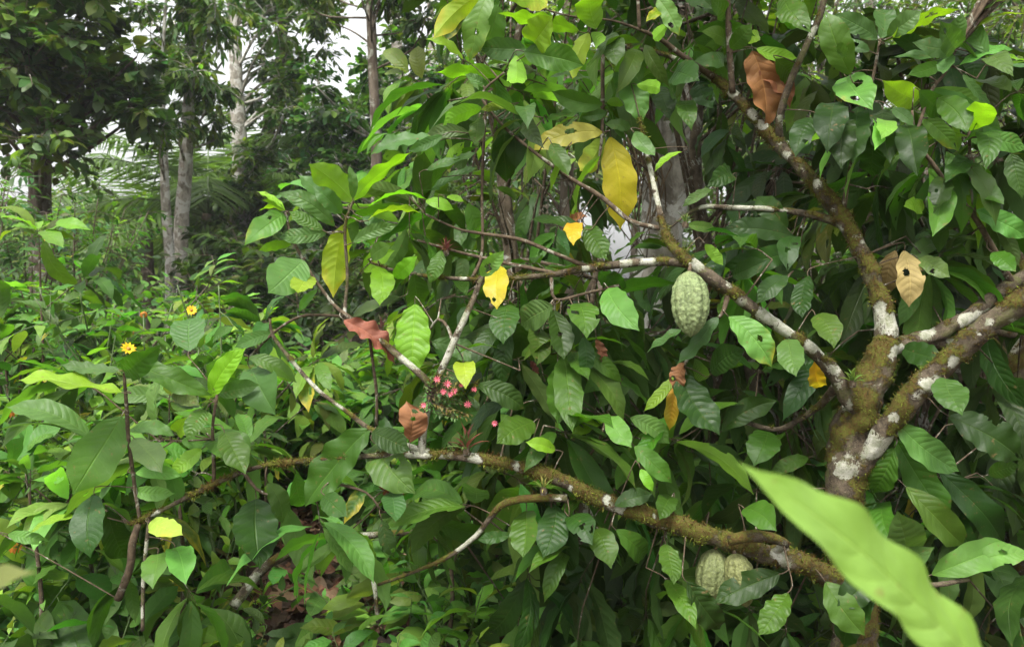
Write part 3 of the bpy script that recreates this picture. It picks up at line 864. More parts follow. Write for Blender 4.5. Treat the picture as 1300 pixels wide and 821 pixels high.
BR['up_c'] = [(812, 38, 5, 2.48), (811, 20, 5, 2.48), (808, -40, 4, 2.48)]
BR['up_d'] = [(930, 118, 8, 2.55), (926, 60, 8, 2.53), (924, 0, 7, 2.52), (922, -60, 6, 2.5)]
BR['left'] = [(1098, 528, 27.2, 2.29), (1076, 506, 20.8, 2.26), (1058, 472, 17.6, 2.25), (1022, 437, 15.2, 2.24), (975, 406, 15.2, 2.23), (930, 372, 16.0, 2.22), (895, 347, 16.8, 2.22), (862, 322, 13.6, 2.24), (844, 296, 10.4, 2.28), (836, 262, 7.2, 2.32), (828, 225, 6.4, 2.36), (820, 190, 4.8, 2.4), (812, 150, 3.2, 2.42)]
BR['left_b'] = [(872, 333, 14, 2.24), (840, 332, 11, 2.26), (790, 335, 10, 2.3), (744, 341, 10, 2.33), (702, 348, 8, 2.36), (648, 353, 6, 2.4), (590, 354, 5, 2.45), (540, 350, 4.5, 2.5), (500, 343, 4, 2.54), (470, 333, 3, 2.56)]
BR['left_c'] = [(744, 338, 6, 2.33), (705, 322, 5, 2.36), (660, 304, 5, 2.4), (609, 296, 4, 2.45), (580, 290, 3, 2.48), (540, 272, 3, 2.5)]
BR['left_d'] = [(702, 346, 5, 2.36), (642, 334, 5, 2.42), (575, 318, 3.5, 2.48), (530, 305, 3, 2.5)]
BR['left_e'] = [(838, 290, 7, 2.3), (800, 280, 6, 2.32), (762, 249, 6, 2.36), (716, 221, 5, 2.4), (658, 177, 4, 2.44), (630, 150, 3.5, 2.45), (612, 120, 3, 2.45), (640, 92, 3, 2.45)]
BR['left_f'] = [(600, 352, 5, 2.44), (612, 320, 4, 2.45), (612, 240, 4, 2.47), (615, 160, 4, 2.48), (618, 120, 3, 2.48)]
BR['hang_a'] = [(700, 352, 5, 2.36), (705, 380, 4, 2.35), (745, 372, 4, 2.34), (786, 362, 4, 2.33)]
BR['right'] = [(1080, 628, 32.5, 2.3), (1092, 594, 28.1, 2.27), (1116, 556, 26.6, 2.23), (1142, 522, 28.1, 2.2), (1166, 495, 28.1, 2.18), (1202, 460, 26.6, 2.15), (1252, 415, 27.3, 2.1), (1306, 378, 28.1, 2.06), (1400, 320, 26.6, 2.0), (1540, 230, 22.1, 1.95)]
BR['right_b'] = [(1132, 440, 22.1, 2.32), (1160, 432, 18.7, 2.34), (1188, 424, 18.7, 2.36), (1232, 400, 17.8, 2.38), (1268, 372, 17.0, 2.4), (1310, 345, 15.3, 2.42), (1400, 300, 12.8, 2.45)]
BR['right_c'] = [(1165, 432, 14, 2.36), (1205, 436, 13, 2.42), (1250, 420, 12, 2.5), (1300, 425, 11, 2.55), (1360, 420, 10, 2.6)]
BR['right_d'] = [(1286, 362, 9, 2.4), (1262, 318, 8, 2.38), (1240, 280, 7, 2.36), (1205, 236, 6, 2.35), (1178, 200, 5, 2.34), (1162, 175, 4, 2.33), (1158, 140, 3, 2.32)]
BR['right_e'] = [(1238, 278, 5, 2.36), (1233, 230, 4, 2.34), (1230, 166, 4, 2.32)]
BR['up_e'] = [(990, 180, 10, 2.5), (990, 148, 9, 2.46), (1005, 100, 9, 2.42), (1022, 62, 8, 2.4), (1044, 10, 8, 2.38), (1052, -50, 7, 2.36)]
BR['up_f'] = [(1066, 284, 11, 2.42), (1040, 275, 10, 2.44), (985, 266, 7, 2.48), (930, 264, 7, 2.5), (892, 263, 6, 2.5), (868, 275, 4, 2.5), (850, 290, 3, 2.5)]
BR['up_g'] = [(1070, 268, 7, 2.42), (1082, 200, 5, 2.38), (1098, 140, 5, 2.34), (1110, 90, 4, 2.32), (1117, 50, 3, 2.3)]
BR['up_h'] = [(1162, 175, 5, 2.33), (1180, 120, 4, 2.35), (1200, 92, 4, 2.36), (1213, 62, 3.5, 2.36)]
BR['up_i'] = [(795, 60, 5, 2.62), (775, 48, 4, 2.58), (766, 70, 5, 2.55), (765, 130, 5, 2.52), (764, 175, 4, 2.5), (758, 220, 3, 2.5)]
BR['mid_a'] = [(1062, 490, 12, 2.28), (1040, 515, 9, 2.36), (1015, 532, 8, 2.42), (985, 545, 7, 2.46), (940, 535, 5, 2.5), (900, 535, 4, 2.52)]
BR['mid_b'] = [(905, 352, 7, 2.24), (890, 395, 4, 2.25), (880, 440, 4, 2.26), (868, 465, 4, 2.27)]
BR['mid_c'] = [(925, 372, 8, 2.22), (918, 396, 5, 2.2), (912, 404, 4, 2.2)]
BR['low'] = [(1088, 800, 30.1, 2.3), (1062, 742, 24.7, 2.24), (1020, 716, 23.2, 2.2), (975, 703, 22.6, 2.19), (900, 680, 21.9, 2.18), (832, 658, 20.5, 2.18), (762, 634, 17.8, 2.18), (700, 604, 15.0, 2.19), (640, 588, 12.3, 2.2), (585, 579, 11.0, 2.21), (537, 577, 9.5, 2.22), (480, 578, 7.6, 2.24), (400, 584, 6.8, 2.27), (335, 591, 6.1, 2.3), (290, 606, 6.1, 2.32), (240, 630, 6.1, 2.34), (200, 650, 5.5, 2.36), (166, 665, 5.5, 2.37)]
BR['low_b'] = [(545, 574, 9.9, 2.22), (505, 562, 8.1, 2.24), (470, 545, 7.2, 2.26), (440, 522, 5.4, 2.28), (404, 495, 5.4, 2.3), (369, 456, 5.4, 2.33), (346, 425, 4.5, 2.35), (343, 405, 2.7, 2.36)]
BR['low_c'] = [(720, 632, 10.9, 2.19), (680, 632, 9.3, 2.2), (643, 638, 8.7, 2.22), (625, 654, 7.2, 2.24), (604, 680, 6.5, 2.26), (571, 705, 5.8, 2.28), (535, 722, 4.3, 2.3), (480, 742, 3.6, 2.35)]
BR['low_d'] = [(975, 700, 11.9, 2.19), (998, 690, 10.2, 2.15), (960, 680, 13.6, 2.12), (925, 686, 11.9, 2.12)]
BR['stick'] = [(537, 580, 10, 2.22), (536, 556, 11, 2.22), (543, 520, 9, 2.22), (550, 492, 8, 2.22), (566, 458, 9, 2.22), (580, 425, 9, 2.22), (592, 400, 8, 2.23), (604, 372, 7, 2.25), (614, 345, 6, 2.28)]
BR['stick_b'] = [(546, 500, 9, 2.22), (542, 484, 9, 2.22), (520, 463, 9, 2.23), (498, 445, 8, 2.25), (475, 424, 8, 2.27), (452, 408, 6, 2.3), (438, 402, 5, 2.33), (441, 350, 4, 2.36), (438, 288, 4, 2.38), (448, 256, 3, 2.38)]
BR['stick_c'] = [(448, 406, 6, 2.3), (425, 388, 5, 2.32), (400, 355, 4, 2.34), (385, 330, 4, 2.36), (370, 300, 4, 2.37), (362, 270, 3, 2.38)]
BR['stick_d'] = [(438, 402, 3.5, 2.33), (410, 400, 3.5, 2.36), (380, 402, 3.5, 2.38), (348, 422, 3.5, 2.4), (316, 454, 3.5, 2.42)]
BR['stick_e'] = [(575, 435, 5, 2.24), (568, 415, 4, 2.28), (556, 405, 4, 2.3), (545, 420, 3, 2.33), (535, 438, 3, 2.35)]
BR['stick_f'] = [(468, 418, 4, 2.28), (472, 450, 4, 2.3), (478, 500, 4, 2.32), (478, 540, 4, 2.34)]
BR['tw_a'] = [(178, 662, 5, 2.37), (170, 610, 5, 2.36), (163, 555, 5, 2.35), (161, 520, 5, 2.34), (158, 478, 4, 2.33), (160, 468, 3, 2.33)]
BR['tw_b'] = [(272, 614, 5, 2.33), (271, 575, 5, 2.32), (270, 540, 4, 2.31), (276, 500, 4, 2.3)]
BR['tw_c'] = [(176, 664, 9, 2.37), (168, 690, 10, 2.36), (165, 720, 10, 2.36), (150, 760, 10, 2.37)]
BR['tw_d'] = [(190, 656, 4, 2.36), (186, 690, 5, 2.36), (182, 735, 5, 2.36), (181, 800, 5, 2.36)]
BR['tw_e'] = [(310, 600, 5, 2.31), (325, 620, 4, 2.3), (345, 630, 3, 2.3)]
BR['tw_f'] = [(405, 586, 5, 2.27), (420, 610, 4, 2.25), (465, 625, 3, 2.24), (485, 650, 3, 2.24)]
BR['tw_g'] = [(735, 632, 6, 2.19), (735, 600, 4, 2.25), (760, 560, 4, 2.3), (770, 530, 3, 2.33)]
BR['rt_a'] = [(1122, 545, 10, 2.23), (1160, 560, 7, 2.3), (1200, 590, 6, 2.36), (1215, 610, 5, 2.4)]
BR['rt_b'] = [(1086, 720, 12, 2.3), (1130, 735, 8, 2.25), (1180, 742, 7, 2.2), (1230, 735, 5, 2.2)]

# white lichen patches: px, py, radius px
WHITE = [(1075, 592, 14), (1110, 562, 20), (1135, 530, 8), (1180, 490, 14), (1165, 505, 12), (1210, 458, 9), (1128, 415, 16), (1117, 388, 12), (1135, 445, 10), (1076, 513, 9), (1064, 488, 9), (1056, 468, 8),
         (1180, 423, 9), (1228, 402, 9), (1255, 408, 7), (1085, 335, 8), (1000, 415, 18), (975, 400, 14), (945, 385, 12), (1030, 440, 10), (1040, 235, 9), (1000, 195, 7), (968, 158, 8), (955, 142, 8), (930, 118, 8), (1065, 290, 7),
         (862, 70, 9), (895, 95, 9), (1005, 72, 7), (992, 150, 7), (837, 245, 14), (828, 215, 12), (822, 190, 10), (790, 335, 9), (820, 332, 9), (885, 335, 8), (538, 552, 24), (540, 575, 10), (528, 578, 14), (500, 578, 6),
         (605, 583, 10), (655, 590, 8), (770, 632, 7), (790, 644, 6), (830, 655, 4), (990, 700, 12), (995, 712, 10), (600, 680, 14), (585, 695, 8), (575, 440, 16), (590, 405, 12), (565, 460, 12), (515, 460, 10), (480, 432, 6),
         (900, 264, 16), (935, 264, 18), (970, 266, 10), (395, 488, 12), (375, 465, 10), (430, 515, 8), (185, 700, 16), (183, 730, 20), (450, 580, 5), (745, 341, 4)]
WP = None


def lichen_moss(P, nrm, mossy):
    """per point: moss and lichen amount from where it stands (real 3-D noise + the listed patches)"""
    px = CX + P[:, 0] / P[:, 1] * F; py = CY - (P[:, 2] - CAMZ) / P[:, 1] * F
    w = np.zeros(len(P))
    for a, b, r in WHITE:
        d = np.sqrt((px - a) ** 2 + (py - b) ** 2) / r
        w = np.maximum(w, np.clip(1.15 - .68 * d, 0, .85))
    nz = np.array([mnoise.fractal(Vector(p) * 13, 1.0, 2.0, 3) for p in P.tolist()])
    nz2 = np.array([mnoise.fractal(Vector(p) * 22 + Vector((7, 3, 1)), 1.0, 2.0, 3) for p in P.tolist()])
    wh = np.clip(w + .8 * nz2, 0, 1) + np.clip(nz2 * .9 - .3, 0, 1)
    nz3 = np.array([mnoise.fractal(Vector(p) * 45, 1.0, 2.0, 2) for p in P.tolist()])
    mo = np.clip(mossy + nz * .8 + .45 * nz3 + .22 * nrm[:, 2] - 1.1 * np.clip(w - .25, 0, 1), 0, 1)
    return mo, np.clip(wh, 0, 1)


MAIN = {}
base0 = at(1092, CY, 2.36); base0[2] = 0
tree = empty('cacao_tree', base0)
tag(tree, 'mossy forked cacao tree in the foreground with white lichen on its limbs', 'cacao tree')
ALLPTS = []
tufts_P, tufts_c = [], []
moss_amt = {'trunk': .62, 'up': .52, 'left': .42, 'left_b': .45, 'right': .42, 'right_b': .25, 'right_c': .4,  'low': .66, 'low_c': .5, 'low_d': .8, 'up_f': .3, 'stick_b': .2, 'low_b': .15}
for k, rows in BR.items():
    pts = [(*at(a, b, Y), w / 2 * Y / F) for a, b, w, Y in rows]
    if k == 'trunk': pts[0] = (*pts[0][:2], -.05, pts[0][3])
    big = rows[0][2] >= 12
    step = .012 if big else .02
    P, f, sp, off = tube(pts, step, 22 if rows[0][2] > 24 else (14 if big else 8), .13 if big else .06, 22 if big else 40)
    n = len(off)
    mo, wh = lichen_moss(P[:n], off, moss_amt.get(k, .12))
    rr = np.repeat(sp[:, 3], n // len(sp))
    P[:n] += off * (np.clip(mo - .35, 0, 1) * np.minimum(.006, rr * .35) * (.6 + .8 * rng.random(n)))[:, None]
    mo = np.append(mo, [mo[0], mo[-1]]); wh = np.append(wh, [wh[0], wh[-1]])
    o = mesh_obj('trunk' if k == 'trunk' else ('branch' if big or rows[0][2] > 6 else 'twig'), P, f, M_MOSSY if (big or k in ('low_c', 'low_d', 'stick', 'stick_b', 'low_b', 'tw_d', 'up_f', 'up_e')) else M_TWIG, tree, True, None, {'mo': mo, 'wh': wh}, loc=base0)
    MAIN[k] = o
    ALLPTS.append(sp)
    # moss tufts
    sel = np.where((mo[:n] > .45) & (rng.random(n) < (1.0 if big else .5)))[0]
    if big or rows[0][2] > 8.5:
        for rep in range(5):
            s2 = sel[rng.random(len(sel)) < .8]
            if not len(s2): continue
            p = P[s2] + rng.normal(0, .003, (len(s2), 3))
            d = unit(off[s2] + rng.normal(0, .7, (len(s2), 3)) + V(0, 0, -.15))
            g8 = np.array([mnoise.noise(Vector(q) * 60) for q in p.tolist()])
            ln = rng.uniform(.003, .011, len(s2)) * np.clip(.35 + .7 * mo[s2] + 1.6 * g8, .15, 1.8)
            sd = unit(np.cross(d, rng.normal(0, 1, (len(s2), 3)))) * rng.uniform(.0008, .002, len(s2))[:, None]
            tufts_P.append(np.stack([p - sd, p + sd, p + d * ln[:, None]], 1))
            g = np.array([mnoise.noise(Vector(q) * 18) for q in p.tolist()])
            c = np.where((g + rng.normal(0, .18, len(g)) > -.08)[:, None], V(.11, .13, .018)[None], V(.09, .055, .016)[None]) * rng.uniform(.3, 1.5, (len(g), 1))
            tufts_c.append(np.repeat(c, 3, 0))
TP = np.concatenate(tufts_P); nT = len(TP)
o = mesh_obj('moss', TP.reshape(-1, 3), np.arange(nT * 3).reshape(-1, 3), M_ATTR, tree, False, np.concatenate(tufts_c), loc=base0)
o['kind'] = 'stuff'
SK = np.concatenate(ALLPTS)
SKpx = CX + SK[:, 0] / SK[:, 1] * F; SKpy = CY - (SK[:, 2] - CAMZ) / SK[:, 1] * F

LEAVES = """
449 257 392 208 35 y|449 255 525 192 20 y|448 252 443 210 12 s|428 272 378 222 24 s|434 271 397 236 22 s|425 287 352 245 23 s|410 292 367 268 18 m
362 268 325 243 7 y|362 268 332 254 7 y|362 268 328 268 8 y|362 272 310 312 30 L|415 295 353 301 20 s|437 285 423 378 36 Z|370 310 328 318 13 y|385 330 340 372 46 l
448 308 506 285 17 s|467 263 545 255 9 y|467 280 534 271 10 y|460 276 497 292 16 s|471 327 497 311 20 l|462 345 501 318 22 y|560 178 470 197 17 s|562 172 517 192 14 s
610 -8 550 50 27 Z|620 -12 596 80 34 L|634 8 612 62 34 s|670 62 608 60 27 s|672 64 702 20 40 y|735 40 632 17 21 y|636 -8 695 10 30 Z|757 37 757 -16 37 y|748 42 727 101 26 P
765 48 782 84 32 s|750 42 762 56 18 y|665 66 742 84 34 m|641 95 550 92 22 y|588 76 540 50 11 y|655 70 652 106 24 y|622 112 590 94 12 s|622 115 590 144 29 s
612 137 562 160 22 y|650 132 610 140 11 y|665 152 618 144 15 d|640 152 643 232 36 d|652 150 655 215 26 d|608 150 603 184 20 m|595 168 535 182 19 s|760 103 698 98 9 s|765 133 700 116 24 m
770 143 738 148 14 s|755 135 688 154 16 m|770 130 792 133 12 y|780 92 815 160 33 s|768 158 802 163 15 l|765 168 672 192 28 P|768 175 736 217 28 Z|775 174 787 292 42 Y
722 190 699 247 10 y|762 198 735 308 9 y|700 182 722 224 22 m|540 250 607 212 13 s|542 216 608 193 15 s|567 216 590 180 15 y|594 258 609 300 28 l|540 255 576 266 15 y|567 250 589 256 8 y
740 290 668 281 15 d|722 278 746 275 12 o|735 283 728 312 22 Q|744 286 772 330 28 m|632 338 631 393 30 Y|835 -2 862 46 23 L|840 14 820 28 12 Z|847 32 829 50 15 y|870 -10 905 12 26 d
995 -5 1030 42 32 m|964 46 940 56 15 y|960 62 1012 74 18 y|985 75 1004 102 26 m|955 65 972 165 40 o|965 70 1003 138 34 o|808 108 838 115 17 y|880 65 897 88 24 s|856 92 888 103 36 d
888 97 906 138 26 d|836 110 850 152 26 d|872 128 878 166 24 m|965 105 1035 103 12 m|925 60 890 40 20 m|927 62 955 30 22 m|926 20 900 -5 22 m|920 75 880 78 20 s
805 168 832 198 20 s|866 193 831 219 10 y|903 240 866 263 13 s|930 222 897 238 24 d|1007 300 917 290 28 d|1005 318 916 338 30 d|873 285 909 290 13 l|895 310 918 337 14 y|1000 290 960 250 28 d|1012 300 1000 345 26 d
1079 95 1048 14 36 m|1077 85 1042 48 22 s|1114 50 1060 18 25 s|1118 50 1116 12 28 s|1126 46 1170 14 24 s|1132 47 1218 12 19 y|1104 65 1073 50 16 s|1212 65 1158 54 24 s|1212 62 1193 26 28 s
1215 60 1222 16 22 s|1216 55 1292 -3 16 s|1218 55 1300 18 14 y|1203 68 1134 73 13 s|1195 82 1152 96 18 m|1200 70 1197 94 20 s|1218 83 1286 63 13 l|1250 72 1304 77 9 y|1075 98 1108 140 42 L
1166 126 1120 102 30 y|1167 115 1207 142 28 m|1183 113 1272 166 36 s|1190 125 1229 168 32 m|1230 166 1252 131 32 y|1167 145 1217 192 21 L|1222 95 1258 134 13 s|1232 178 1304 190 24 l|1132 138 1160 160 15 s
1060 130 1050 195 38 d|1090 135 1083 208 38 d|1120 140 1130 208 36 d|1150 158 1165 224 34 d|1032 150 1010 200 28 d|1075 150 1068 215 32 d|1110 170 1108 225 34 d|1174 262 1147 262 21 y|1177 258 1201 256 17 y
1239 267 1304 302 28 l|1137 318 1127 372 27 t|1148 318 1154 390 31 t|1155 335 1192 309 22 s|1165 328 1206 352 23 l|1283 195 1298 252 26 m|1238 230 1275 260 22 m|1230 200 1200 232 24 d|1195 225 1180 275 26 d|1260 320 1290 345 22 m
772 366 812 420 36 l|912 402 858 464 21 s|866 418 821 448 13 s|925 402 980 466 37 L|1000 430 1011 478 31 s|1026 350 1019 404 26 d|868 460 857 500 20 o|855 478 817 522 15 y|856 490 850 546 17 Q
862 476 914 552 42 d|903 474 947 444 32 d|916 547 987 508 28 d|1034 458 1042 491 21 Q|882 455 894 482 19 s|1035 400 1059 442 31 m|1145 442 1197 458 30 d|1200 480 1222 527 38 s|930 350 975 330 24 d|1000 350 960 385 24 d
775 528 802 568 27 l|800 530 850 563 25 l|805 566 853 613 25 m|813 595 829 624 13 y|880 573 944 584 26 d|975 547 957 592 38 m|1026 580 978 598 19 m|945 645 986 674 34 m|853 630 837 660 24 m|780 642 828 626 22 d
845 690 856 742 28 m|782 672 817 708 30 m|1135 568 1107 626 31 m|1140 537 1218 598 38 l|1137 558 1202 668 42 m|1150 618 1224 692 38 m|1190 595 1274 690 38 d|1195 610 1237 688 30 d|1205 528 1297 584 46 d
1150 708 1139 648 46 s|1150 730 1187 694 28 s|1183 729 1283 690 36 l|1225 723 1312 705 28 l|1255 602 1294 590 20 m|735 385 745 430 38 m|702 393 716 457 30 d|702 388 661 413 36 s|645 386 639 437 36 d|678 413 681 464 28 m
650 425 639 490 24 d|548 434 617 462 26 s|588 460 591 494 26 y|708 468 709 538 40 m|688 483 684 532 24 d|607 488 667 520 28 d|776 480 740 500 20 l|784 488 761 517 15 s|757 430 761 462 13 b|674 458 680 480 9 b
740 428 742 477 20 d|760 345 787 377 28 m|678 535 630 563 36 m|705 571 667 561 18 y|766 532 724 557 22 y|668 648 664 708 38 m|705 640 689 708 38 d|722 658 716 722 38 d|755 672 776 722 32 m|722 655 752 692 32 d|648 678 606 685 15 d
345 422 298 441 17 s|395 350 378 372 28 y|403 368 380 396 11 l|480 338 482 388 29 y|508 377 446 404 17 s|526 348 530 390 32 m|527 386 524 478 42 y|437 406 502 463 26 b|458 412 490 452 18 b|318 468 350 527 46 s|316 453 377 486 22 m
470 543 387 643 48 m|476 563 528 627 46 s|472 548 522 572 28 d|520 562 516 509 34 o|480 595 493 634 15 o|500 600 512 630 13 o|340 612 359 664 28 s|325 633 330 722 52 d|375 600 384 642 24 m|412 628 441 656 26 d|485 660 500 707 20 d|497 624 502 662 28 s|490 624 461 641 15 m
285 548 312 602 32 m|154 528 92 628 54 m|120 628 115 708 38 d|137 648 161 708 34 d|165 545 222 553 19 l|170 556 206 600 32 s|172 600 232 604 17 l|224 548 240 528 19 y|230 560 270 566 20 l|256 570 217 602 22 y|266 555 307 600 46 m
190 663 232 679 26 P|222 695 236 742 32 l|200 703 194 748 32 l|10 678 63 687 15 l|95 655 34 679 13 y|170 622 222 626 18 l|240 446 243 404 42 s|152 470 76 463 19 s|155 498 19 484 17 y|158 473 204 438 32 m|170 462 270 502 28 m|268 505 313 441 26 y
276 500 330 488 22 m|990 728 905 766 34 d|872 738 914 798 34 d|1000 752 962 806 30 m|1120 712 1062 772 36 d|1048 738 1098 806 38 m|1110 760 1072 822 34 d|262 520 238 560 24 m|500 352 530 325 20 y|610 350 640 318 20 l|560 318 545 360 20 m
"""
r_ = np.random.default_rng(99)
recs = []
FRONT = {(990, 728): 2.1, (872, 738): 2.09, (872, 716): 2.1, (1000, 752): 2.08, (1120, 712): 2.15, (1048, 738): 2.15, (1110, 760): 2.12}
for tok in LEAVES.replace('\n', '|').split('|'):
    q = tok.split()
    if len(q) < 6: continue
    bx, by, tx, ty, w = map(float, q[:5]); kd = q[5]
    d2 = (SKpx - bx) ** 2 + (SKpy - by) ** 2
    i = int(np.argmin(d2)); dist = math.sqrt(d2[i])
    Yb = SK[i, 1] + r_.uniform(-.06, .06) + min(dist, 80) / 80 * r_.uniform(-.1, .12)
    Lp = math.hypot(tx - bx, ty - by)
    Yb = FRONT.get((int(bx), int(by)), Yb)
    Lreal = max(Lp, w / .42) if kd not in 'bo' else max(Lp, w / .6)
    dY = math.sqrt(max(0, Lreal ** 2 - Lp ** 2)) / F * Yb
    dY = min(dY, .12) * (-1 if r_.random() < .75 else 1) + r_.uniform(-.03, .01)
    B = at(bx, by, Yb); T = at(tx, ty, Yb + dY)
    A = T - B; Lm = np.linalg.norm(A); a = A / Lm
    W = max(w, .27 * Lp) * Yb / F
    view = unit(V(0, 0, CAMZ) - (B + T) / 2); view = unit(view - a * np.dot(view, a)); sd = np.cross(a, view)
    roll = math.acos(min(1, max(.25, w / (W / Yb * F)))) + r_.uniform(0, .45)
    n1 = view * math.cos(roll) + sd * math.sin(roll); n2 = view * math.cos(roll) - sd * math.sin(roll)
    under = kd in 'yZP' and by < 330 and r_.random() < .75
    pick = n1 if (n1[2] > n2[2]) != under else n2
    if under: pick = -pick
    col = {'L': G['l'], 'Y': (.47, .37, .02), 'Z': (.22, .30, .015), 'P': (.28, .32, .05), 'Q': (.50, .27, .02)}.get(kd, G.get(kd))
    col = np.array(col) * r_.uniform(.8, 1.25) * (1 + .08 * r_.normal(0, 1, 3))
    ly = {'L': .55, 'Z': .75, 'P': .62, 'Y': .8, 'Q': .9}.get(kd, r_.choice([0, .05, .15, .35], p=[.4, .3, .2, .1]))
    if kd in 'bot': ly = .35
    down = -a[2]
    dry = kd in 'bo'
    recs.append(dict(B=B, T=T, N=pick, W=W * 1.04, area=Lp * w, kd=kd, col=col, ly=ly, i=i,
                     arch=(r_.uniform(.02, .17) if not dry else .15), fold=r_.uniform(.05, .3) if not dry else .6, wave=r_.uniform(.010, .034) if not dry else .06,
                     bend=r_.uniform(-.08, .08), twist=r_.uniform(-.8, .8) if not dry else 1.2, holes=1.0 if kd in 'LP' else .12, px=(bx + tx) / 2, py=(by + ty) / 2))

recs.sort(key=lambda q: -q['area'])
LAB = {'Y': 'yellow leaf', 'Z': 'yellowing lime leaf', 'o': 'dry orange-brown leaf', 'b': 'dry curled brown leaf', 't': 'tan withered leaf', 'P': 'pale insect-eaten leaf', 'L': 'blotched pale green leaf',
       'Q': 'orange-yellow leaf', 'y': 'lime green leaf lit from behind'}
# the differently coloured ones first, then the largest
spec = [q for q in recs if q['kd'] in 'YZobtPLQ']; rest = [q for q in recs if q['kd'] not in 'YZobtPLQ']
ordered = (spec + rest); hero, more = ordered[:98], ordered[98:]


def leaf_of(q, parent, name='leaf', seed=0):
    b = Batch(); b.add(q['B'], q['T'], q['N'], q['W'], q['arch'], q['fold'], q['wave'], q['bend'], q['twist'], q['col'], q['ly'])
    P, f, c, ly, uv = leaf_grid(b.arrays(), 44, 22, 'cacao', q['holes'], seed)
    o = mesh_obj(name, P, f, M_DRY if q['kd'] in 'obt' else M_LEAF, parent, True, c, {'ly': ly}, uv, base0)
    if q['kd'] in LAB: o['label'] = LAB[q['kd']]
    return o


for j, q in enumerate(hero): leaf_of(q, tree, 'leaf', j + 5)
b = Batch()
for q in more: b.add(q['B'], q['T'], q['N'], q['W'], q['arch'], q['fold'], q['wave'], q['bend'], q['twist'], q['col'], q['ly'])
# further leaves of the same tree, on short twigs behind the ones above
tw = []
spots = [(560, 130), (600, 90), (690, 60), (730, 90), (700, 40), (790, 70), (880, 50), (940, 30), (1140, 110), (1180, 150), (1250, 190), (1270, 130),
         (1130, 190), (940, 300), (1150, 300), (1210, 310), (1260, 250), (1100, 240), (690, 340), (740, 350), (660, 400), (720, 420), (680, 440), (760, 440), (800, 400),
         (880, 500), (930, 470), (960, 500), (1010, 500), (1030, 560), (960, 560), (900, 580), (820, 560), (760, 560), (700, 500), (650, 520), (700, 560), (640, 600), (780, 620), (850, 640), (900, 650), (960, 640),
         (1020, 620), (1150, 560), (1200, 540), (1250, 560), (1230, 620), (1170, 640), (1240, 660), (1120, 680), (700, 680), (760, 700), (660, 690), (580, 640), (540, 640), (460, 660), (400, 620), (350, 620), (300, 560),
         (260, 600), (220, 560), (180, 600), (140, 560), (120, 640), (160, 720), (220, 720), (420, 260), (480, 300), (520, 250), (560, 380), (540, 300), (610, 230), (1000, 440), (1090, 420), (1140, 400), (1220, 350),
         (1180, 380), (1260, 460), (1290, 500), (880, 720), (950, 760), (820, 750), (1000, 780), (1180, 780), (1260, 770), (1120, 790), (740, 770), (640, 760)]
for (sx, sy) in spots:
    r_ = np.random.default_rng(int(sx * 7 + sy))
    dr = .15 if sx < 560 else .5
    d2 = (SKpx - sx) ** 2 + (SKpy - sy) ** 2; i = int(np.argmin(d2)); a = SK[i]
    c = at(sx, sy, a[1] + r_.uniform(.06, .32))
    tw.append(prisms(a[None, :3], c[None], .003, .0022, 5))
    d = unit(c - a[:3] + r_.normal(0, .08, 3) + V(0, 0, -.05))
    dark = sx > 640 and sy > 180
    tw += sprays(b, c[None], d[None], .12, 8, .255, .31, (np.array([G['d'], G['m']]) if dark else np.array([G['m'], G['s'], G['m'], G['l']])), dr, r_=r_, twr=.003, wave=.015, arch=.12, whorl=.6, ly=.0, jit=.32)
front = [(600, 60), (640, 110), (700, 110), (690, 150), (790, 60), (830, 30), (870, 20), (1140, 150), (1170, 90), (1240, 100), (1270, 170), (1190, 180),
         (680, 400), (650, 380), (720, 380), (760, 400), (700, 450), (740, 470), (660, 470), (860, 560), (1010, 590), (1180, 600), (1240, 600), (1140, 620), (690, 540),
         (980, 330), (940, 300), (1180, 340), (1220, 400), (620, 650), (700, 670), (760, 680), (820, 720)]
for (sx, sy) in front:
    r_ = np.random.default_rng(int(sx * 5 + sy))
    d2 = (SKpx - sx) ** 2 + (SKpy - sy) ** 2; i = int(np.argmin(d2)); a = SK[i]
    c = at(sx, sy, a[1] + r_.uniform(0, .12))
    tw.append(prisms(a[None, :3], c[None], .003, .002, 5))
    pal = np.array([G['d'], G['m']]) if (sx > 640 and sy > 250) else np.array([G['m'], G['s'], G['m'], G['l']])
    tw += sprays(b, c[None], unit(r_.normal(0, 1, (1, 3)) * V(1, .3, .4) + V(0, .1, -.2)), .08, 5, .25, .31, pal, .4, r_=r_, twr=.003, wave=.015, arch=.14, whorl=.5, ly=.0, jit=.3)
for _ in range(190):  # unseen leaves above the frame, added to shade the right side below
    sx, sy = r_.uniform(680, 1700), -r_.uniform(260, 900)
    d2 = (SKpx - sx) ** 2 + (SKpy - sy) ** 2; i = int(np.argmin(d2)); a = SK[i]
    c = at(sx, sy, r_.uniform(2.3, 3.6))
    tw.append(prisms(a[None, :3], c[None], .006, .003, 5))
    tw += sprays(b, c[None] + r_.normal(0, .15, (2, 3)), unit(r_.normal(0, 1, (2, 3)) * V(1, 1, .4)), .3, 8, .24, .36, np.array([G['d'], G['m']]), .5, r_=r_, twr=.004, wave=.015, arch=.08, whorl=.2)
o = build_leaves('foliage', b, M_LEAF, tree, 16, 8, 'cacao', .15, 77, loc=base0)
o['kind'] = 'stuff'
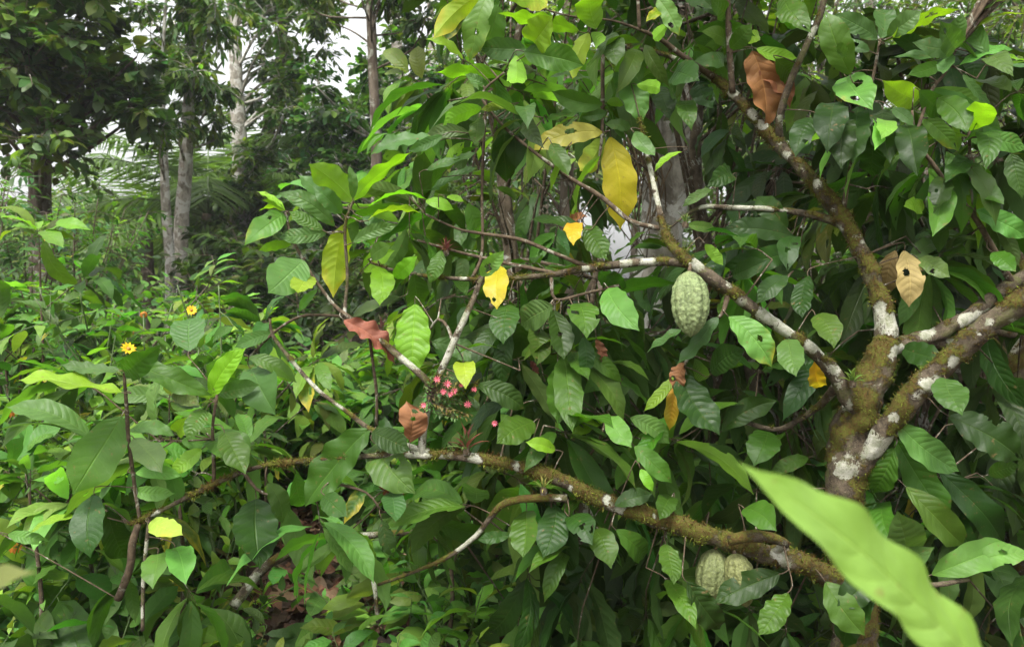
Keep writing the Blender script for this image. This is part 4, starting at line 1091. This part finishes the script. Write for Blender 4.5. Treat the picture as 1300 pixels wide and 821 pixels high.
# leaf stalks
for q in ordered:
    B, T = q['B'], q['T']; d2 = np.linalg.norm(SK[:, :3] - (B - unit(T - B) * .02), axis=1); a = SK[int(np.argmin(d2)), :3]
    mid = B - unit(T - B) * min(.025, np.linalg.norm(a - B) * .5)
    P, f, _, _ = tube([(*a, .0022), (*(a * .4 + mid * .6 + V(0, 0, .004)), .0017), (*mid, .0017), (*(B + (T - B) * .02), .0013)], .02, 5, 0)
    tw.append((P, f))
mesh_obj('leaf_stalks', *join(tw), M_STEMG2 if 'M_STEMG2' in globals() else M_TWIG, tree, loc=base0)


# ------------------------------------------------------------------ pods
def pod(name, label, top, bottom, rad, seed, col, roll=0.0):
    """ridged, warty cacao pod between two 3-D points"""
    top, bottom = np.asarray(top), np.asarray(bottom)
    L = np.linalg.norm(bottom - top); d = (bottom - top) / L
    u = unit(np.cross(d, V(0, 1, 0.01))); v = np.cross(d, u)
    nu, nv = 110, 150
    t = np.linspace(0, 1, nu); ang = np.linspace(0, 2 * np.pi, nv, endpoint=False)
    prof = np.interp(t, [0, .02, .06, .14, .28, .45, .62, .78, .88, .94, .98, 1], [.0, .26, .48, .72, .93, 1, .95, .76, .52, .33, .15, .0])
    prof = np.convolve(np.pad(prof, 3, 'edge'), np.ones(7) / 7, 'valid'); prof[0] = prof[-1] = 0
    Pp = []
    for i in range(nu):
        rr = prof[i] * rad
        ridge = 1 + .05 * np.abs(np.cos(5 * ang + roll)) ** .6 * 0 + .06 * np.cos(10 * ang + roll) * np.minimum(1, prof[i] * 1.5) - .05 * (np.cos(5 * ang + roll + .4) > .86) * 0
        ridge = ridge + .03 * np.cos(5 * ang + roll)
        c = top + d * L * t[i]
        q = c[None] + (u[None] * np.cos(ang)[:, None] + v[None] * np.sin(ang)[:, None]) * (rr * ridge)[:, None]
        wv = np.array([mnoise.fractal(Vector(p) * 95 + Vector((seed, 0, 0)), 1, 2, 3) for p in q.tolist()])
        q = q + (q - c[None]) / max(rr, 1e-4) * (wv * .0023)[:, None]
        Pp.append(q)
    P = np.concatenate(Pp)
    i = np.arange(nu - 1)[:, None] * nv; j = np.arange(nv)[None]; j2 = (j + 1) % nv
    f = np.stack([i + j, i + nv + j, i + nv + j2, i + j2], -1).reshape(-1, 4)
    m, nt, N, L_ = new_mat('pod_skin_' + str(seed))
    out = N.new('ShaderNodeOutputMaterial'); bs = N.new('ShaderNodeBsdfPrincipled'); bs.inputs['Roughness'].default_value = .62; bs.inputs['Specular IOR Level'].default_value = .3
    tc = N.new('ShaderNodeTexCoord'); n1 = noise_n(nt, 35, 4, .6, tc.outputs['Object']); n2 = noise_n(nt, 130, 5, .7, tc.outputs['Object']); n3 = noise_n(nt, 420, 3, .6, tc.outputs['Object'])
    c = mixc(nt, smooth(nt, n2, .35, .65), tuple(k * .5 for k in col), col)
    c = mixc(nt, mth(nt, 'MULTIPLY', smooth(nt, n1, .5, .7), .35), c, tuple(k * 1.3 for k in col))
    c = mixc(nt, mth(nt, 'MULTIPLY', smooth(nt, noise_n(nt, 18, 3, .6, tc.outputs['Object']), .5, .75), .55), c, (.13, .13, .05))
    c = mixc(nt, mth(nt, 'MULTIPLY', smooth(nt, n3, .62, .72), .5), c, (.12, .10, .05))
    L_.new(c, bs.inputs['Base Color'])
    bp = N.new('ShaderNodeBump'); bp.inputs['Strength'].default_value = .8; bp.inputs['Distance'].default_value = .004
    L_.new(mth(nt, 'ADD', n2, mth(nt, 'MULTIPLY', n3, .3)), bp.inputs['Height']); L_.new(bp.outputs[0], bs.inputs['Normal']); L_.new(bs.outputs[0], out.inputs[0])
    root = empty(name, top); tag(root, label, 'cacao pod')
    mesh_obj('husk', P, f, m, root, loc=top)
    i = int(np.argmin(np.linalg.norm(SK[:, :3] - (top + V(0, 0, .02)), axis=1))); a = SK[i, :3]
    Q, g, _, _ = tube([(*a, .005), (*((a + top) / 2 + V(.003, 0, .003)), .0045), (*(top + d * .003), .006)], .008, 10, .1, 60)
    mesh_obj('stalk', Q, g, M_TWIG, root, loc=top)


pod('cacao_pod', 'pale green warty pod hanging under the middle limb', at(875, 344, 2.16), at(877, 428, 2.12), .050, 3, (.19, .245, .10))
pod('cacao_pod', 'brownish green pod hanging under the low mossy branch, left of its twin', at(908, 696, 2.2), at(902, 776, 2.19), .046, 9, (.14, .165, .06), 1.0)
pod('cacao_pod', 'ribbed green-brown pod touching its twin under the low mossy branch, right of the pair', at(932, 702, 2.15), at(948, 770, 2.14), .040, 14, (.16, .175, .06), .4)


# ------------------------------------------------------------------ bromeliads and the red-flowered epiphyte
def bromeliad(label, px, py, Y, rad, n, c1, c2, up=.8, seed=1, w=.012):
    r2 = np.random.default_rng(seed); p0 = at(px, py, Y)
    b = Batch()
    th = np.arange(n) * 2.4; el = np.linspace(1.35, .25, n)
    d = np.stack([np.cos(th) * np.cos(el), np.sin(th) * np.cos(el), np.sin(el)], -1)
    L = rad * r2.uniform(.8, 1.15, n)
    c = np.where((r2.random(n) < .6)[:, None], np.array(c1)[None], np.array(c2)[None]) * r2.uniform(.7, 1.3, (n, 1))
    b.add(p0 + d * .004, p0 + d * L[:, None] + V(0, 0, -.15) * (L * (1.4 - el))[:, None], unit(V(0, 0, 1) - d * d[:, 2:3] + 1e-3), w, .12, .5, 0, 0, 0, c, .0)
    root = empty('bromeliad', p0); tag(root, label, 'bromeliad')
    build_leaves('leaves', b, M_PETAL, root, 8, 2, 'lance', loc=p0)
    P, f, _, _ = tube([(*(p0 + V(0, 0, -.012)), .009), (*p0, .01), (*(p0 + V(0, 0, .01)), .005)], .006, 8, .1, 50)
    mesh_obj('root_ball', P, f, M_TWIG, root, loc=p0)


bromeliad('red-tinted bromeliad sitting on the low mossy branch right of the white stick', 592, 572, 2.2, .075, 18, (.20, .06, .04), (.08, .13, .03))
bromeliad('dark red spiky bromeliad on the thin twigs above the orange leaf', 566, 320, 2.47, .055, 16, (.12, .035, .03), (.15, .07, .03), seed=2, w=.009)
bromeliad('small green bromeliad in the fork of the mossy trunk', 1082, 486, 2.2, .05, 12, (.10, .19, .03), (.14, .22, .03), seed=3)
bromeliad('small grass-like green tuft under the low mossy branch', 690, 622, 2.15, .045, 16, (.12, .17, .03), (.22, .2, .05), seed=4, w=.006)
bromeliad('brownish bromeliad on the stick behind the dry curled leaf', 484, 420, 2.3, .05, 14, (.13, .06, .05), (.09, .08, .04), seed=5, w=.008)
bromeliad('grassy green tuft where the limb meets the pale trunk', 870, 285, 2.28, .045, 12, (.10, .19, .03), (.12, .18, .04), seed=6, w=.006)


def red_epiphyte():
    p0 = at(546, 500, 2.22)
    root = empty('flowering_epiphyte', p0); tag(root, 'tiny-leaved epiphyte with red star flowers clinging to the white stick', 'epiphyte')
    b = Batch()
    C = np.array([at(rng.uniform(536, 600), rng.uniform(465, 530), 2.22 + rng.uniform(-.05, .06)) for _ in range(70)])
    S = np.repeat(p0[None], 70, 0) + rng.normal(0, .012, (70, 3)) * V(1, 1, 2)
    d = C - S
    tw = sprays(b, S, unit(d), np.linalg.norm(d, axis=1), 14, .016, .45, np.array([(.06, .14, .03), (.1, .17, .05), (.12, .1, .03)]), .2, twr=.0009, start=.3)
    mesh_obj('stems', *join(tw), M_STEMB, root, loc=p0)
    build_leaves('leaves', b, M_LEAFB, root, 3, 2, 'ovate', loc=p0)
    fl = [(555, 481), (572, 500), (594, 513), (568, 487), (538, 514), (602, 494), (563, 497), (586, 488), (628, 537), (577, 496)]
    for (x, y) in fl:
        c = at(x, y, 2.17); n = 9
        bb = Batch(); th = np.arange(n) / n * 6.28 + rng.random(); rd = rng.uniform(.009, .013)
        dd = np.stack([np.cos(th), np.full(n, -.25) + rng.normal(0, .25, n), np.sin(th)], -1)
        bb.add(np.repeat(c[None], n, 0), c + dd * rd, np.repeat(V(0, -1, .3)[None], n, 0), .0035, .1, .2, 0, 0, 0, np.array([(.60, .13, .17)]) * rng.uniform(.7, 1.4, (n, 1)))
        f_ = build_leaves('flower', bb, M_PETAL, root, 3, 2, 'ovate', loc=p0)


red_epiphyte()


# ------------------------------------------------------------------ yellow daisies on their bush
def daisy_bush():
    base = at(150, CY, 3.6); base[2] = 0
    root = empty('flowering_bush', base); tag(root, 'leafy bush with yellow daisy flowers on the left', 'flowering bush')
    b = Batch(); tw = []; stems = []
    heads = [(163, 443, 3.3), (60, 303, 5.0), (243, 394, 4.2), (182, 398, 4.3), (172, 420, 4.4), (214, 497, 3.9), (150, 396, 4.6), (120, 520, 3.6), (22, 516, 3.3), (34, 518, 3.3), (14, 520, 3.3), (18, 692, 2.9)]
    tops = [at(*h) for h in heads]
    ex = [at(rng.uniform(0, 290), rng.uniform(360, 520), rng.uniform(3.4, 4.8)) for _ in range(26)]
    for k, tp in enumerate(tops + ex):
        g = base + V(rng.normal(0, .35), rng.normal(.3, .3), 0) + (tp - base) * V(.35, .35, 0)
        mid = g * .5 + tp * .5 + V(rng.normal(0, .05), rng.normal(0, .05), .1)
        P, f, sp, _ = tube([(*g, .008), (*mid, .006), (*tp, .003)], .06, 6, .04, 9)
        stems.append((P, f))
        m = 9; ii = rng.integers(int(len(sp) * .4), len(sp) - 2, m)
        tw += sprays(b, sp[ii, :3], unit(rng.normal(0, 1, (m, 3)) + V(0, 0, .2)), rng.uniform(.12, .3, m), 5, .15, .36, P_BRIGHT if k % 3 else P_MID, .35, ly=.06, twr=.003)
    mesh_obj('stems', *join(stems + tw), M_STEMG, root, loc=base)
    build_leaves('foliage', b, M_LEAFM, root, 8, 4, 'ovate', .08, loc=base)
    for k, tp in enumerate(tops[:7] + tops[8:]):
        n = 11; sc = (.034, .03, .03, .02, .018, .017, .02, .03, .026, .026, .026)[k]
        wilt = k >= 3
        th = np.arange(n) / n * 6.28; u = V(1, 0, 0); w = unit(V(0, .5, .9)); nn = unit(V(rng.uniform(-.7, .7), -.6, rng.uniform(.2, .9))); u = unit(np.cross(nn, V(.1, .2, 1))); w = np.cross(nn, u)
        dd = u * np.cos(th)[:, None] + w * np.sin(th)[:, None] + nn * (-.9 if wilt else .15)
        bb = Batch(); bb.add(np.repeat(tp[None], n, 0) + dd * .008, tp + dd * sc, np.repeat(nn[None], n, 0), .013, .08, .2, .01, 0, 0, np.array([(.75, .45, .01)] if not wilt else [(.45, .16, .02)]) * rng.uniform(.8, 1.2, (n, 1)))
        fo = build_leaves('flower', bb, M_PETAL, root, 5, 2, 'lance', loc=base)
        a = np.linspace(0, 6.283, 15)[:-1]; P = np.concatenate([tp + nn * .003 + (u * np.cos(a)[:, None] + w * np.sin(a)[:, None]) * .009, tp + nn * .008 + (u * np.cos(a)[:, None] + w * np.sin(a)[:, None]) * .006, (tp + nn * .010)[None]])
        q = np.arange(14); f4 = np.stack([q, (q + 1) % 14, 14 + (q + 1) % 14, 14 + q], -1); f3 = np.stack([14 + q, 14 + (q + 1) % 14, np.full(14, 28)], -1)
        mesh_obj('disc', P, [f4, f3], flat_mat('disc_brown', (.30, .14, .01)) if k == 0 else bpy.data.materials['disc_brown'], fo, loc=base)


daisy_bush()

# ------------------------------------------------------------------ pale fallen branch, second trunk at the edge
def mossy_thing(name, label, cat, base, rows_list, mossy, parts):
    root = empty(name, base); tag(root, label, cat)
    for rows, pn in zip(rows_list, parts):
        pts = [(*at(a, b, Y), w / 2 * Y / F) if len((a, b, w, Y)) == 4 else None for a, b, w, Y in rows]
        P, f, sp, off = tube(pts, .015, 16, .12, 22); n = len(off)
        mo, wh = lichen_moss(P[:n], off, mossy)
        if pn != 'trunk': wh = np.clip(wh + .3, 0, 1)
        mo = np.append(mo, [mo[0]] * 2); wh = np.append(wh, [wh[0]] * 2)
        mesh_obj(pn, P, f, M_MOSSY, root, True, None, {'mo': mo, 'wh': wh}, loc=base)
    return root


mossy_thing('fallen_branch', 'pale lichen-spotted dead branch lying over the leaf litter at the bottom left', 'branch', at(330, 740, 3.0),
            [[(296, 770, 13, 2.9), (330, 725, 13, 3.0), (360, 705, 12, 3.05), (400, 692, 11, 3.1), (430, 684, 11, 3.15), (490, 677, 8, 3.2), (550, 674, 6, 3.25)],
             [(430, 684, 9, 3.15), (448, 697, 8, 3.1), (462, 712, 7, 3.05), (474, 735, 6, 3.0), (480, 790, 5, 2.95)]], .15, ['stem', 'side_branch'])
g2 = at(1296, CY, 2.8); g2[2] = 0
mossy_thing('tree_trunk', 'dark brown mossy trunk at the right edge behind the forked limb', 'tree trunk', g2,
            [[(1310, 936, 62, 2.8), (1302, 760, 54, 2.8), (1296, 600, 46, 2.8), (1290, 520, 44, 2.8), (1288, 440, 40, 2.8), (1300, 360, 34, 2.85), (1330, 250, 26, 2.9)],
             [(1290, 470, 20, 2.8), (1262, 440, 16, 2.75), (1235, 415, 12, 2.7), (1210, 400, 8, 2.7)]], .45, ['trunk', 'limb'])


# ------------------------------------------------------------------ the leaves right in front of the camera
def near_sprig(name, label, rows, stem, col, lys=.35):
    p0 = at(*stem[-1][:3]); p0[2] = 0
    root = empty(name, p0); tag(root, label, 'sapling')
    for (bx, by, Yb, tx, ty, Yt, w, cl_, ar) in rows:
        B, T = at(bx, by, Yb), at(tx, ty, Yt); a = unit(T - B); view = unit(V(0, 0, CAMZ) - (B + T) / 2)
        n = unit(view - a * np.dot(view, a) + V(0, 0, .6))
        bb = Batch(); bb.add(B, T, n, w, ar * .3, .10, .012, .01, .1, np.array(cl_), lys)
        P, f, c, ly, uv = leaf_grid(bb.arrays(), 40, 16, 'cacao', 0, 4)
        mesh_obj('leaf', P, f, M_LEAF, root, True, c, {'ly': ly}, uv, p0)
    pts = [(*at(a, b, Y), r) for a, b, Y, r in stem]; pts[-1] = (pts[-1][0], pts[-1][1], -.02, pts[-1][3])
    P, f, _, _ = tube(pts, .03, 8, .05, 20)
    mesh_obj('stem', P, f, M_TWIG, root, loc=p0)


near_sprig('cacao_sapling', 'blurred bright green leaf poking up close to the camera in front of the forked trunk',
           [(1290, 892, .52, 936, 587,   .43, .047, (.18, .31, .055), .1)],
           [(1290, 892, .52, .002), (1292, 930, .52, .003), (1240, 1100, .54, .005), (1290, 3000, .60, .007)], G['l'])
near_sprig('leafy_sprig', 'blurred yellowish leaf at the bottom left corner close to the camera',
           [(-60, 790, .52, 48, 726, .48, .022, (.13, .15, .04), .5)],
           [(-60, 790, .52, .002), (-65, 900, .53, .003), (-90, 3200, .55, .005)], G['y'])

# ------------------------------------------------------------------ camera, sky, sun
cam = bpy.data.cameras.new('camera'); co = bpy.data.objects.new('camera', cam); COL.objects.link(co)
co.location = (0, 0, CAMZ); co.rotation_euler = (R(90), 0, 0)
cam.sensor_width = 36; cam.lens = 36 * F / 1300; cam.shift_y = -(410.5 - CY) / 1300; cam.clip_end = 600; cam.clip_start = .02
cam.dof.use_dof = True; cam.dof.focus_distance = 2.35; cam.dof.aperture_fstop = 6.0
scene.camera = co
w = bpy.data.worlds.new('World'); scene.world = w; w.use_nodes = True
nt = w.node_tree; nt.nodes.clear()
sky = nt.nodes.new('ShaderNodeTexSky'); sky.sky_type = 'NISHITA'; sky.sun_disc = False
ELEV, AZ = R(62), R(-150)     # high, soft sun behind thin cloud, over the left shoulder
sky.sun_elevation = ELEV; sky.sun_rotation = R(200); sky.air_density = 1.5; sky.dust_density = 6.0; sky.ozone_density = 1.0
hs = nt.nodes.new('ShaderNodeHueSaturation'); hs.inputs['Saturation'].default_value = .10
bg = nt.nodes.new('ShaderNodeBackground'); bg.inputs['Strength'].default_value = .15
ow = nt.nodes.new('ShaderNodeOutputWorld')
nt.links.new(sky.outputs[0], hs.inputs['Color']); nt.links.new(hs.outputs[0], bg.inputs['Color']); nt.links.new(bg.outputs[0], ow.inputs[0])
sl = bpy.data.lights.new('sun', 'SUN'); sl.energy = 1.5; sl.angle = R(10); sl.color = (1, .96, .88)
so = bpy.data.objects.new('sun', sl); COL.objects.link(so)
# sky sun_rotation 200 deg: sun stands at azimuth 200 deg clockwise from +Y
sd_ = Vector((math.sin(R(200)) * math.cos(ELEV), math.cos(R(200)) * math.cos(ELEV), math.sin(ELEV)))
so.rotation_euler = sd_.to_track_quat('Z', 'Y').to_euler(); so.location = (0, 0, 30)
vs = scene.view_settings; vs.view_transform = 'Standard'; vs.look = 'None'; vs.gamma = 1; vs.use_curve_mapping = False
vs.exposure = 1.5
scene.cycles.use_denoising = True
scene.cycles.max_bounces = 8; scene.cycles.diffuse_bounces = 4; scene.cycles.glossy_bounces = 2; scene.cycles.transmission_bounces = 4
scene.cycles.sample_clamp_indirect = 8
scene.cycles.caustics_reflective = False; scene.cycles.caustics_refractive = False


def haze():
    lo, hi = V(-170, -160, -1.2), V(170, 170, 32)
    P = [(x, y, z) for x in (lo[0], hi[0]) for y in (lo[1], hi[1]) for z in (lo[2], hi[2])]
    f = [(0, 1, 3, 2), (4, 6, 7, 5), (0, 4, 5, 1), (2, 3, 7, 6), (0, 2, 6, 4), (1, 5, 7, 3)]
    m, nt, N, L = new_mat('humid_air'); out = N.new('ShaderNodeOutputMaterial'); pv = N.new('ShaderNodeVolumePrincipled')
    pv.inputs['Density'].default_value = HAZE; pv.inputs['Color'].default_value = (.9, .93, .95, 1)
    L.new(pv.outputs[0], out.inputs['Volume'])
    o = mesh_obj('haze', P, np.array(f), m, None, False)
    tag(o, 'faint humid haze between the far trees', 'haze', None, 'stuff')


HAZE = .001
haze()
